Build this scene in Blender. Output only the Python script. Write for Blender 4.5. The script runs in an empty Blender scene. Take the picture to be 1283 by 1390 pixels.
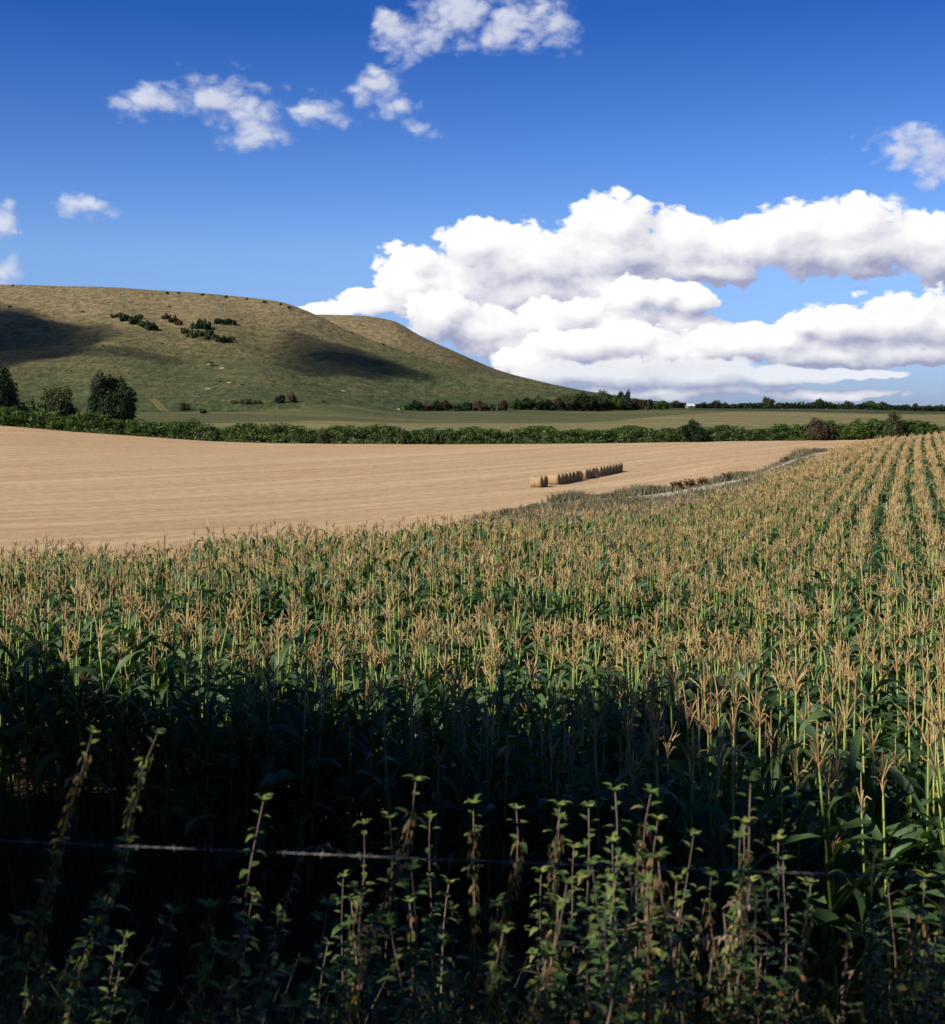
import bpy, math, random
import numpy as np
from mathutils import Vector, Euler

SC = bpy.context.scene
COL = SC.collection
F = 1811.0            # focal length in photo pixels
HZ = 545.0            # eye level row in the photo
R = np.random.RandomState(7)
random.seed(7)
SUN_AZ, SUN_EL = math.radians(38), math.radians(36)   # light travels to the right and slightly away
SDIR = np.array([-math.cos(SUN_AZ)*math.cos(SUN_EL), -math.sin(SUN_AZ)*math.cos(SUN_EL), math.sin(SUN_EL)])

# ------------------------------------------------------------------ helpers
def tag(o, label=None, cat=None, group=None, kind=None):
    if label: o['label'] = label
    if cat: o['category'] = cat
    if group: o['group'] = group
    if kind: o['kind'] = kind
    return o

def empty(name, loc, rz=0.0):
    o = bpy.data.objects.new(name, None); COL.objects.link(o)
    o.location = loc; o.rotation_euler = (0, 0, rz); o.empty_display_size = .1
    return o

def link(name, me, parent=None, loc=None):
    o = bpy.data.objects.new(name, me); COL.objects.link(o)
    if parent: o.parent = parent
    if loc is not None: o.location = loc
    return o

class MB:
    """collects vertices and faces (with a tint per face)"""
    def __init__(s): s.v = []; s.f = []; s.t = []; s.m = []; s.n = 0
    def add(s, v, f, tint=.5, mi=0):
        v = np.asarray(v, float); s.v.append(v)
        for a in f: s.f.append(tuple(int(i)+s.n for i in a))
        k = len(f)
        s.t.extend(np.broadcast_to(np.asarray(tint, float), (k,)).tolist()); s.m.extend([mi]*k)
        s.n += len(v)
    def merge(s, o, mi=0, off=(0, 0, 0), rz=0.0, sc=1.0):
        v = np.concatenate(o.v); c, q = math.cos(rz), math.sin(rz)
        v = np.stack([v[:,0]*c-v[:,1]*q, v[:,0]*q+v[:,1]*c, v[:,2]], 1)*sc+np.array(off)
        s.add(v, o.f, o.t, mi)
    def mesh(s, name, mats, smooth=False):
        me = bpy.data.meshes.new(name)
        me.from_pydata(np.concatenate(s.v).tolist(), [], s.f)
        a = me.attributes.new('tint', 'FLOAT', 'FACE'); a.data.foreach_set('value', np.array(s.t, np.float32))
        for m in (mats if isinstance(mats, (list, tuple)) else [mats]): me.materials.append(m)
        if len(set(s.m)) > 1: me.polygons.foreach_set('material_index', np.array(s.m, np.int32))
        if smooth: me.polygons.foreach_set('use_smooth', np.ones(len(s.f), bool))
        me.update(); return me

def quads_mesh(name, V, tint, mat):
    """V (n,4,3) separate quads, fast"""
    n = len(V); me = bpy.data.meshes.new(name)
    me.vertices.add(n*4); me.vertices.foreach_set('co', V.reshape(-1).astype(np.float32))
    me.loops.add(n*4); me.loops.foreach_set('vertex_index', np.arange(n*4, dtype=np.int32))
    me.polygons.add(n); me.polygons.foreach_set('loop_start', np.arange(0, n*4, 4, dtype=np.int32))
    me.update(calc_edges=True)
    a = me.attributes.new('tint', 'FLOAT', 'FACE'); a.data.foreach_set('value', np.asarray(tint, np.float32))
    me.materials.append(mat); return me

def tube(pts, rad, sides=5):
    pts = np.asarray(pts, float); n = len(pts); rad = np.broadcast_to(rad, (n,))
    V = []; Fc = []
    for i in range(n):
        d = pts[min(i+1, n-1)]-pts[max(i-1, 0)]; d = d/(np.linalg.norm(d)+1e-9)
        a = np.cross(d, [0.31, .95, .05]) if abs(d[1]) < .9 else np.cross(d, [1, 0, 0.1])
        a /= np.linalg.norm(a); b = np.cross(d, a)
        for k in range(sides):
            w = 2*math.pi*k/sides
            V.append(pts[i]+rad[i]*(a*math.cos(w)+b*math.sin(w)))
    for i in range(n-1):
        for k in range(sides):
            k2 = (k+1) % sides
            Fc.append((i*sides+k, i*sides+k2, (i+1)*sides+k2, (i+1)*sides+k))
    Fc.append(tuple(range(sides-1, -1, -1))); Fc.append(tuple((n-1)*sides+k for k in range(sides)))
    return np.array(V), Fc

def unit(v): return v/(np.linalg.norm(v, axis=-1, keepdims=True)+1e-9)

def leaf_quads(C, N, L, W, rng):
    """diamond leaves at C facing N"""
    n = len(C)
    t = unit(np.cross(N, rng.normal(size=(n, 3)))); b = unit(np.cross(N, t))
    L = np.broadcast_to(L, (n,))[:, None]; W = np.broadcast_to(W, (n,))[:, None]
    return np.stack([C-t*L*.5, C+b*W*.5+N*W*.12, C+t*L*.5, C-b*W*.5+N*W*.12], 1)

# ------------------------------------------------------------------ interpolation
def pchip(x, y, q):
    x = np.asarray(x, float); y = np.asarray(y, float); h = np.diff(x); dl = np.diff(y)/h
    m = np.zeros(len(x))
    for i in range(1, len(x)-1):
        if dl[i-1]*dl[i] > 0:
            w1, w2 = 2*h[i]+h[i-1], h[i]+2*h[i-1]
            m[i] = (w1+w2)/(w1/dl[i-1]+w2/dl[i])
    m[0], m[-1] = dl[0], dl[-1]
    q = np.clip(q, x[0], x[-1]); i = np.clip(np.searchsorted(x, q)-1, 0, len(x)-2)
    t = (q-x[i])/h[i]
    return (y[i]*(1+2*t)*(1-t)**2+m[i]*h[i]*t*(1-t)**2+y[i+1]*t*t*(3-2*t)+m[i+1]*h[i]*t*t*(t-1))

def curve(tbl):
    k = sorted(tbl); v = [tbl[a] for a in k]
    return lambda px: pchip(k, v, np.asarray(px, float))

CROP = 2.2
# depth (metres) of every boundary, by photo column
def c0_px(px):
    u = (np.asarray(px, float)-641.5)/F
    s = (14.5*u+5.1)/(7.9+6.5*u)
    return np.clip(14.5-6.5*s, 5.2, 19)
c1 = curve({-2400:34,-1000:34,-400:33,0:34,200:35.5,400:38,640:42,780:47,900:57,1000:70,1080:95,1150:125,1283:150,1500:165,2200:180,3600:185})
c1y = curve({-2400:750,-1000:750,-400:745,0:738,200:731,400:714,640:695,780:692,900:682,1000:659,1030:649,1060:638,1080:628,1110:616,1150:603,1283:588,1500:581,2200:577,3600:577})
t0 = curve({-2400:40,-1000:40,-400:39,0:40,200:43,400:49,640:68,780:87,900:99,1000:114,1030:127,1060:146,1080:165,1110:205,1150:215,1283:222,1500:228,2200:235,3600:240})
t0z = curve({-2400:-6.1,-1000:-6.1,-400:-6.1,0:-6.2,200:-6.4,400:-6.6,640:-6.75,780:-6.75,900:-7.05,1000:-6.92,1030:-7.0,1060:-7.1,1080:-7.2,1110:-8.4,1150:-8.6,1283:-7.0,1500:-6.5,3600:-6})
tw = curve({-2400:2.5,400:2.6,780:4.2,900:6,1000:7.5,1080:10,1283:8,3600:6})
vw = curve({-2400:5,400:5,780:7,900:8,1000:9,1080:12,1150:8,3600:8})
mz = curve({-2400:-8,-400:-8.4,0:-8.7,400:-9.1,640:-9.2,780:-9.15,900:-8.9,1000:-8.1,1080:-7.9,1150:-7.9,1283:-7.4,1500:-7,3600:-6.5})
hy = curve({-2400:550,-1000:553,-400:563,0:578,100:586,200:593,300:599.5,400:602,600:603,800:602,1000:599,1160:597,1283:589,1500:582,3600:580})
HD = 290.0
fd = curve({-2400:430,-400:430,0:430,300:432,450:450,560:500,690:540,800:585,900:600,1000:600,1283:600,3600:600})
fy = curve({-2400:548,-400:550,0:556,200:560,400:561,560:559,690:557,800:556.5,900:557,1000:557.5,1283:562,3600:562})
g1 = curve({-2400:350,0:350,300:380,450:405,640:415,800:440,900:490,1000:560,1100:585,3600:590})
rd = curve({-2400:850,-400:850,0:850,300:848,430:800,522:745,664:690,754:668,800:660,860:670,1000:695,1283:695,3600:695})
ry = curve({-2400:440,-1000:400,-400:386,0:387,100:390,200:395,300:401,380:410.5,430:428,481:452,522:467,589:490,664:508,754:525,790:531.5,830:541,870:550,900:553.5,1000:554.5,1130:555,1283:558.5,1500:560,3600:560})
b1z = curve({-2400:60,0:72,300:62,430:30,522:8,664:-4,800:-8,1283:-14,3600:-14})

def profile(px, d):
    zc1 = -(c1y(px)-HZ)/F*c1(px)-CROP
    a = float(c0_px(px)); foot = min(a-.9, 9.5)
    zf = -(fy(px)-HZ)/F*fd(px); zr = -(ry(px)-HZ)/F*rd(px)
    zh = -(hy(px)-HZ)/F*HD; dm = max(150.0, float(t0(px))+26)
    f_, r_ = float(fd(px)), float(rd(px))
    K = [(-60, -1.6), (.2, -1.68), (2.6, -1.8), (3.7, -2.12), (foot, -4.4), (a, -4.62), (c1(px), zc1), (t0(px), t0z(px)), (dm, mz(px)),
         (HD, zh), (HD+14, zh+.3), (f_, zf), (f_+.45*(r_-f_), zf+.33*(zr-zf)), (f_+.75*(r_-f_), zf+.72*(zr-zf)), (r_, zr),
         (r_+90, zr+.25*(b1z(px)-zr) if zr > 6 else zr-1.5), (r_+420, b1z(px)), (2600, -28), (9500, -150)]
    K = [(float(x), float(y)) for x, y in K]
    return pchip([k[0] for k in K], [k[1] for k in K], d)

PXC = np.linspace(-2300, 3500, 581)
DD = np.concatenate([np.linspace(-50, 0, 12)[:-1], np.linspace(0, 20, 90)[:-1], np.geomspace(20, 9400, 420)])
ZT = np.array([profile(p, DD) for p in PXC])

def relief(px, d):
    """gullies and swells of the down"""
    X = (px-641.5)/F*d
    f_, r_ = fd(px), rd(px)
    t = np.clip((d-f_)/(r_-f_+1e-6), 0, 1.6); hh = np.clip((b1z(px)+5)/60, 0, 1)*.6+.4*np.clip((560-ry(px))/120, 0, 1)
    w = np.sin(np.clip(t, 0, 1)*math.pi)*hh
    z = 3.2*np.sin(X/46.+d/150.+.6)+1.6*np.sin(X/19.-d/60.+2)+1.0*np.sin(X/9.+d/31.)
    z += 2.0*np.sin(d/14.+X/120.+1.2*np.sin(X/33.))*.25
    # low grassy terrace at the foot, left of the middle
    z2 = 3.4*np.exp(-((X+62)/38.)**2-((d-455)/16.)**2)
    return z*w+z2

def Zp(px, d):
    px = np.asarray(px, float); d = np.asarray(d, float)
    i = np.clip((px-PXC[0])/(PXC[1]-PXC[0]), 0, len(PXC)-1.001); i0 = i.astype(int); a = i-i0
    j0 = np.clip(np.searchsorted(DD, d)-1, 0, len(DD)-2); b = np.clip((d-DD[j0])/(DD[j0+1]-DD[j0]), 0, 1)
    z = (ZT[i0, j0]*(1-a)*(1-b)+ZT[i0+1, j0]*a*(1-b)+ZT[i0, j0+1]*(1-a)*b+ZT[i0+1, j0+1]*a*b)
    return z+np.where(d > 400, relief(px, d), 0.0)

def PX(X, Y): return np.clip(641.5+F*np.asarray(X, float)/np.maximum(Y, .3), -2290, 3490)
def Z(X, Y): return float(Zp(PX(X, Y), np.asarray(float(Y))))
def at(px, d): return np.array([(px-641.5)/F*d, d, float(Zp(float(px), float(d)))])
def at_py(px, py, d0, d1):
    ds = np.linspace(d0, d1, 700); y = HZ-F*Zp(np.full(700, float(px)), ds)/ds
    hit = np.where(y <= py)[0]; d = ds[hit[0]] if len(hit) else ds[np.argmin(abs(y-py))]
    return at(px, d)

# ------------------------------------------------------------------ materials
def new_mat(name):
    m = bpy.data.materials.new(name); m.use_nodes = True; nt = m.node_tree
    return m, nt, nt.nodes['Principled BSDF'], nt.nodes['Material Output']

def N(nt, typ, **kw):
    n = nt.nodes.new(typ)
    for k, v in kw.items():
        if k.startswith('_'): setattr(n, k[1:], v)
        else: n.inputs[k.replace('_', ' ') if k.replace('_', ' ') in n.inputs else k].default_value = v
    return n

def ramp(nt, fac, stops, interp='LINEAR'):
    r = nt.nodes.new('ShaderNodeValToRGB'); r.color_ramp.interpolation = interp
    e = r.color_ramp.elements
    while len(e) < len(stops): e.new(.5)
    for k, (p, c) in zip(e, stops): k.position = p; k.color = (*c, 1)
    nt.links.new(fac, r.inputs[0]); return r.outputs[0]

def math_(nt, op, a, b=None, c=None, clamp=False):
    n = nt.nodes.new('ShaderNodeMath'); n.operation = op; n.use_clamp = clamp
    for i, v in enumerate((a, b, c)):
        if v is None: continue
        if isinstance(v, (int, float)): n.inputs[i].default_value = v
        else: nt.links.new(v, n.inputs[i])
    return n.outputs[0]

def mixc(nt, fac, a, b, mode='MIX'):
    n = nt.nodes.new('ShaderNodeMix'); n.data_type = 'RGBA'; n.blend_type = mode
    for s, v in ((0, fac), (6, a), (7, b)):
        if isinstance(v, (int, float)): n.inputs[s].default_value = v
        elif isinstance(v, tuple): n.inputs[s].default_value = (*v, 1)
        else: nt.links.new(v, n.inputs[s])
    return n.outputs[2]

def coords(nt, scale=(1, 1, 1), rz=0.0):
    t = nt.nodes.new('ShaderNodeNewGeometry'); mp = nt.nodes.new('ShaderNodeMapping')
    if rz:
        mp.vector_type = 'TEXTURE'; scale = tuple(1/k for k in scale)      # turn first, then stretch
    mp.inputs['Scale'].default_value = scale; mp.inputs['Rotation'].default_value = (0, 0, -rz)
    nt.links.new(t.outputs['Position'], mp.inputs[0]); return mp.outputs[0]

def noise(nt, vec, scale, detail=4, rough=.55, dist=0.0):
    n = N(nt, 'ShaderNodeTexNoise', Scale=scale, Detail=detail, Roughness=rough, Distortion=dist)
    nt.links.new(vec, n.inputs['Vector']); return n.outputs['Fac']

def bump(nt, bs, h, strength, dist):
    b = N(nt, 'ShaderNodeBump', Strength=strength, Distance=dist); nt.links.new(h, b.inputs['Height'])
    nt.links.new(b.outputs[0], bs.inputs['Normal'])

def leafy(name, stops, trans=.25, rough=.55, spec=.25, tcol=None, rnd=.25):
    """foliage: colour from the tint of each leaf plus a random shift per plant"""
    m, nt, bs, out = new_mat(name)
    at_ = nt.nodes.new('ShaderNodeAttribute'); at_.attribute_name = 'tint'
    oi = nt.nodes.new('ShaderNodeObjectInfo')
    f = math_(nt, 'MULTIPLY_ADD', oi.outputs['Random'], rnd, at_.outputs['Fac'])
    f = math_(nt, 'SUBTRACT', f, rnd/2, clamp=True)
    c = ramp(nt, f, stops); nt.links.new(c, bs.inputs['Base Color'])
    bs.inputs['Roughness'].default_value = rough; bs.inputs['Specular IOR Level'].default_value = spec
    if trans:
        tr = nt.nodes.new('ShaderNodeBsdfTranslucent'); mx = nt.nodes.new('ShaderNodeMixShader')
        mx.inputs[0].default_value = trans
        cc = mixc(nt, 1.0, c, tcol or (1.6, 1.7, .8), 'MULTIPLY')
        nt.links.new(cc, tr.inputs[0]); nt.links.new(bs.outputs[0], mx.inputs[1]); nt.links.new(tr.outputs[0], mx.inputs[2])
        nt.links.new(mx.outputs[0], out.inputs[0])
    return m

def ground(name, f):
    m, nt, bs, out = new_mat(name); bs.inputs['Roughness'].default_value = .95; bs.inputs['Specular IOR Level'].default_value = .1
    f(nt, bs); return m

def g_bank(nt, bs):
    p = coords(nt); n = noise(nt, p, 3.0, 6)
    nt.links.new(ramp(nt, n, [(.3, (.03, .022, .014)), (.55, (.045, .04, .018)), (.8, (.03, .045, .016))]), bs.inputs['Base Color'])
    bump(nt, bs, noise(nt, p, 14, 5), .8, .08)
def g_soil(nt, bs):
    p = coords(nt); nt.links.new(ramp(nt, noise(nt, p, 4, 6), [(.3, (.07, .045, .028)), (.7, (.14, .095, .06))]), bs.inputs['Base Color'])
    bump(nt, bs, noise(nt, p, 9, 5), .8, .06)
def g_margin(nt, bs):
    p = coords(nt); nt.links.new(ramp(nt, noise(nt, p, 1.2, 6), [(.3, (.05, .075, .025)), (.5, (.14, .13, .055)), (.72, (.26, .2, .1))]), bs.inputs['Base Color'])
    bump(nt, bs, noise(nt, p, 5, 5), .8, .15)
def g_track(nt, bs):
    p = coords(nt); n = noise(nt, p, .35, 5); n2 = noise(nt, p, 3, 5)
    c = ramp(nt, n, [(.36, (.24, .22, .13)), (.47, (.5, .46, .38)), (.62, (.66, .62, .54))])
    c = mixc(nt, math_(nt, 'MULTIPLY', n2, .5), c, (.35, .3, .2)); nt.links.new(c, bs.inputs['Base Color'])
    bump(nt, bs, n2, .5, .06)
ROWA = math.radians(33)
def g_stubble(nt, bs):
    big = noise(nt, coords(nt), .018, 4); grit = noise(nt, coords(nt, (1, .5, 1), ROWA), 1.6, 4, .8)
    streak = noise(nt, coords(nt, (1.0, .045, 1), ROWA), .55, 6, .65)     # swaths left by the combine
    fine = noise(nt, coords(nt, (1.0, .3, 1), ROWA), 3.2, 5, .7)
    f = math_(nt, 'ADD', math_(nt, 'MULTIPLY', streak, .55), math_(nt, 'MULTIPLY', fine, .45))
    c = ramp(nt, f, [(.28, (.3, .185, .095)), (.48, (.47, .31, .165)), (.68, (.6, .43, .24))])
    c = mixc(nt, math_(nt, 'MULTIPLY', math_(nt, 'SUBTRACT', big, .38, clamp=True), 1.6, clamp=True), c, (.49, .35, .21))
    sw = noise(nt, coords(nt, (1.0, .015, 1), ROWA), .38, 3, .5)           # broad pale swaths
    c = mixc(nt, math_(nt, 'MULTIPLY', math_(nt, 'SUBTRACT', sw, .5, clamp=True), 2.4, clamp=True), c, (.66, .49, .29))
    c = mixc(nt, 1.0, c, ramp(nt, grit, [(.3, (.7, .68, .64)), (.5, (1, 1, 1)), (.7, (1.18, 1.18, 1.2))]), 'MULTIPLY')
    nt.links.new(c, bs.inputs['Base Color']); bump(nt, bs, f, .7, .22)
def g_pale(nt, bs):
    p = coords(nt); n = noise(nt, coords(nt, (.08, 1, 1)), .12, 5); n2 = noise(nt, p, .5, 6, .7)
    f = math_(nt, 'ADD', math_(nt, 'MULTIPLY', n, .5), math_(nt, 'MULTIPLY', n2, .5))
    nt.links.new(ramp(nt, f, [(.33, (.09, .1, .035)), (.5, (.2, .175, .075)), (.66, (.3, .24, .12))]), bs.inputs['Base Color'])
    bump(nt, bs, n2, .9, .5)
def g_green(nt, bs):
    p = coords(nt); n = noise(nt, coords(nt, (.06, 1, 1)), .14, 5); n2 = noise(nt, p, .6, 6, .7)
    f = math_(nt, 'ADD', math_(nt, 'MULTIPLY', n, .55), math_(nt, 'MULTIPLY', n2, .45))
    nt.links.new(ramp(nt, f, [(.36, (.055, .075, .03)), (.5, (.1, .107, .044)), (.62, (.19, .165, .075))]), bs.inputs['Base Color'])
    bump(nt, bs, n2, .9, .5)
def g_hill(nt, bs):
    p = coords(nt); sp = nt.nodes.new('ShaderNodeSeparateXYZ'); nt.links.new(p, sp.inputs[0])
    big = noise(nt, p, .012, 5, .6, .6); mid = noise(nt, coords(nt, (.55, 1, 1.6)), .1, 6, .65); fine = noise(nt, p, .75, 6, .75)
    # terracettes: sheep tracks that follow the contour
    tc = noise(nt, coords(nt, (.05, .05, 1)), .9, 4, .6)
    hgt = math_(nt, 'MULTIPLY_ADD', sp.outputs['Z'], .0088, -.03)
    f = math_(nt, 'ADD', math_(nt, 'MULTIPLY', big, .55), math_(nt, 'MULTIPLY', mid, .5))
    f = math_(nt, 'ADD', f, hgt); f = math_(nt, 'ADD', f, math_(nt, 'MULTIPLY', fine, .38)); f = math_(nt, 'ADD', f, math_(nt, 'MULTIPLY', tc, .34))
    f = math_(nt, 'SUBTRACT', f, .5)
    c = ramp(nt, f, [(.16, (.04, .07, .027)), (.36, (.085, .108, .042)), (.58, (.155, .142, .064)), (.82, (.28, .22, .115))])
    sp2 = noise(nt, coords(nt, (.6, .35, 1)), .42, 5, .8)                  # tussocks and dead stalks
    c = mixc(nt, 1.0, c, ramp(nt, sp2, [(.34, (.42, .46, .44)), (.5, (.95, .95, .95)), (.66, (1.5, 1.4, 1.3))]), 'MULTIPLY')
    nt.links.new(c, bs.inputs['Base Color'])
    bump(nt, bs, math_(nt, 'ADD', math_(nt, 'MULTIPLY', sp2, 1.2), math_(nt, 'MULTIPLY', mid, 1.2)), 1.0, 2.2)
M_bank, M_soil, M_margin, M_track = ground('bank_earth', g_bank), ground('soil', g_soil), ground('margin_grass', g_margin), ground('chalk', g_track)
M_stub, M_pale, M_green, M_hill = ground('stubble', g_stubble), ground('pale_crop', g_pale), ground('meadow', g_green), ground('downland_turf', g_hill)

G_DARK = [(0, (.009, .018, .007)), (.45, (.019, .038, .013)), (.8, (.038, .066, .021)), (1, (.06, .09, .028))]
G_MID = [(0, (.02, .044, .01)), (.45, (.052, .098, .02)), (.8, (.1, .155, .03)), (1, (.17, .2, .045))]
G_OLIVE = [(0, (.026, .034, .014)), (.5, (.06, .072, .028)), (1, (.12, .12, .05))]
G_RED = [(0, (.034, .022, .014)), (.5, (.078, .045, .026)), (1, (.13, .085, .045))]
G_BROWN = [(0, (.035, .026, .016)), (.5, (.085, .062, .035)), (1, (.15, .115, .06))]
G_PALE = [(0, (.05, .075, .025)), (.5, (.12, .15, .05)), (1, (.22, .23, .09))]
LM = {k: leafy('leaves_'+k, s) for k, s in dict(dark=G_DARK, mid=G_MID, olive=G_OLIVE, red=G_RED, brown=G_BROWN, pale=G_PALE).items()}
def bark():
    m, nt, bs, out = new_mat('bark'); p = coords(nt)
    nt.links.new(ramp(nt, noise(nt, p, 6, 5), [(.3, (.035, .027, .02)), (.7, (.1, .08, .06))]), bs.inputs['Base Color'])
    bs.inputs['Roughness'].default_value = .9; return m
M_bark = bark()
M_cleaf = leafy('maize_leaf', [(0, (.026, .055, .026)), (.4, (.056, .106, .044)), (.75, (.095, .155, .052)), (.93, (.15, .2, .055)), (1, (.32, .26, .11))], .22, .5, .32, (1.5, 1.9, .6), .3)
M_cstalk = leafy('maize_stalk', [(0, (.17, .24, .05)), (.6, (.28, .34, .07)), (1, (.38, .33, .11))], 0, .5, .35)
M_ctass = leafy('maize_tassel', [(0, (.32, .2, .085)), (.5, (.54, .37, .165)), (1, (.68, .52, .26))], .15, .8, .1, (1.2, 1.1, .9), .5)
M_nleaf = leafy('nettle_leaf', [(0, (.03, .066, .024)), (.35, (.075, .14, .042)), (.7, (.15, .21, .055)), (.9, (.28, .28, .08)), (1, (.21, .135, .06))], .25, .6, .25)
M_nstem = leafy('nettle_stem', [(0, (.13, .08, .07)), (.5, (.22, .15, .13)), (1, (.26, .22, .11))], 0, .7, .2)
M_dry = leafy('dry_stem', [(0, (.12, .075, .052)), (.5, (.23, .16, .115)), (1, (.33, .25, .17))], 0, .8, .15)
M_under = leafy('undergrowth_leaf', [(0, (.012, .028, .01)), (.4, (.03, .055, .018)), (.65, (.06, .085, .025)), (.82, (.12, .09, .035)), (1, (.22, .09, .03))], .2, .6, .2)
M_weed = leafy('verge_grass', [(0, (.03, .045, .022)), (.35, (.08, .09, .045)), (.65, (.17, .145, .09)), (1, (.34, .27, .17))], .2, .7, .15)
M_dock = leafy('dock_seed', [(0, (.09, .045, .025)), (.6, (.2, .11, .06)), (1, (.26, .2, .1))], .1, .8, .1)

# ------------------------------------------------------------------ terrain
def strip(name, lo, hi, rows, mat, pxs, label=None, geo=False):
    V = []; nr = rows+1
    for p in pxs:
        a, b = float(lo(p)), float(hi(p))
        ds = np.geomspace(a, b, nr) if geo else np.linspace(a, b, nr)
        z = Zp(np.full(nr, float(p)), ds)
        V.append(np.stack([(p-641.5)/F*ds, ds, z], 1))
    nc = len(pxs); V = np.concatenate(V)
    i, j = np.meshgrid(np.arange(nc-1), np.arange(rows), indexing='ij'); k = (i*nr+j).ravel()
    Q = np.stack([k, k+nr, k+nr+1, k+1], 1)
    me = bpy.data.meshes.new(name); me.from_pydata(V.tolist(), [], Q.tolist()); me.materials.append(mat)
    me.polygons.foreach_set('use_smooth', np.ones(len(Q), bool)); me.update()
    o = link(name, me); tag(o, kind='structure')
    if label: o['label'] = label
    return o
PXA = np.concatenate([np.linspace(-2300, -300, 60)[:-1], np.linspace(-300, 1583, 260), np.linspace(1583, 3500, 60)[1:]])
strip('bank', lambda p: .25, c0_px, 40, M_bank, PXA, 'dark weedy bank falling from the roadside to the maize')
strip('field_soil', c0_px, c1, 60, M_soil, PXA, 'brown soil under the maize crop')
strip('grass_margin', c1, t0, 14, M_margin, PXA, 'rough grass margin behind the maize')
strip('chalk_track', t0, lambda p: t0(p)+tw(p), 3, M_track, PXA, 'pale chalk farm track beside the maize')
strip('verge', lambda p: t0(p)+tw(p), lambda p: t0(p)+tw(p)+vw(p), 5, M_margin, PXA, 'weedy verge between chalk track and stubble')
strip('stubble_field', lambda p: t0(p)+tw(p)+vw(p), lambda p: HD, 70, M_stub, PXA, 'sunlit golden stubble field')
strip('far_field', lambda p: HD, g1, 24, M_pale, PXA, 'pale dry field beyond the hedge')
strip('meadow', g1, fd, 24, M_green, PXA, 'green strip of meadow at the foot of the down')
strip('hill', fd, rd, 150, M_hill, PXA, 'broad grassy down with tan and green turf')
strip('hill_back', rd, lambda p: 9300, 70, M_hill, PXA, 'plateau and plain behind the down', geo=True)

# ground behind the camera: the verge the photographer stands on
g = []; xs = np.linspace(-70, 70, 29); ys = np.concatenate([np.linspace(-70, -4, 12), np.linspace(-3, .25, 6)])
for x in xs:
    for y in ys: g.append((x, y, -1.66-.012*abs(x)+.05*math.sin(x*.7+y)))
nY = len(ys); q = [(i*nY+j, (i+1)*nY+j, (i+1)*nY+j+1, i*nY+j+1) for i in range(len(xs)-1) for j in range(nY-1)]
me = bpy.data.meshes.new('roadside_ground'); me.from_pydata(g, [], q); me.materials.append(M_bank); tag(link('roadside_ground', me), kind='structure')

# the farther hill that shows above the spur
def far_hill():
    ky = curve({250:470,330:446,400:431,432:427,485:429,530:435.5,574:458,623:480,679:503,735:518,788:529.5,830:536.5,870:543,900:547,960:551,1050:553})
    pxs = np.linspace(260, 1040, 150); V = []; rows = 60
    for p in pxs:
        zr = (HZ-ky(p))/F*1130
        ds = np.linspace(860, 1400, rows+1); t = (ds-860)/270
        z = np.where(t < 1, -12+(zr+12)*(3*np.clip(t, 0, 1)**2-2*np.clip(t, 0, 1)**3)**.9, zr-18*np.clip(t-1, 0, 1)**1.5)
        X = (p-641.5)/F*ds
        z = z+np.sin(np.clip(t, 0, 1)*math.pi)*(2.5*np.sin(X/30.+ds/70.)+1.2*np.sin(X/13.-ds/31.))
        V.append(np.stack([X, ds, z], 1))
    nr = rows+1; i, j = np.meshgrid(np.arange(len(pxs)-1), np.arange(rows), indexing='ij'); k = (i*nr+j).ravel()
    me = bpy.data.meshes.new('far_hill'); me.from_pydata(np.concatenate(V).tolist(), [], np.stack([k, k+nr, k+nr+1, k+1], 1).tolist())
    me.materials.append(M_hill); me.polygons.foreach_set('use_smooth', np.ones(len(k), bool))
    tag(link('far_hill', me), 'second grassy hill behind the spur of the down', kind='structure')
far_hill()

# paths on the down
def path(pts, w, mat, label, d0=432, d1=840, lift=.12):
    P = np.array([at_py(a, b, d0, d1) for a, b in pts]); t = np.linspace(0, len(P)-1, 8*len(P))
    Q = np.stack([pchip(np.arange(len(P)), P[:, k], t) for k in range(3)], 1)
    V = []
    for k in range(len(Q)):
        d = Q[min(k+1, len(Q)-1)]-Q[max(k-1, 0)]; n = np.array([-d[1], d[0], 0]); n /= np.linalg.norm(n)+1e-9
        for s in (-w/2, w/2):
            v = Q[k]+n*s; V.append((v[0], v[1], Z(v[0], v[1])+lift))
    me = bpy.data.meshes.new('path'); me.from_pydata(V, [], [(2*k, 2*k+1, 2*k+3, 2*k+2) for k in range(len(Q)-1)]); me.materials.append(mat)
    tag(link('path', me), label, kind='structure')
path([(204, 542), (211, 549), (217, 556), (222, 562)], 1.1, M_margin, 'pale worn wheel track on the lower slope')
path([(209, 541), (216, 548), (223, 555), (229, 561)], 1.1, M_margin, 'second pale worn wheel track on the lower slope')

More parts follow.
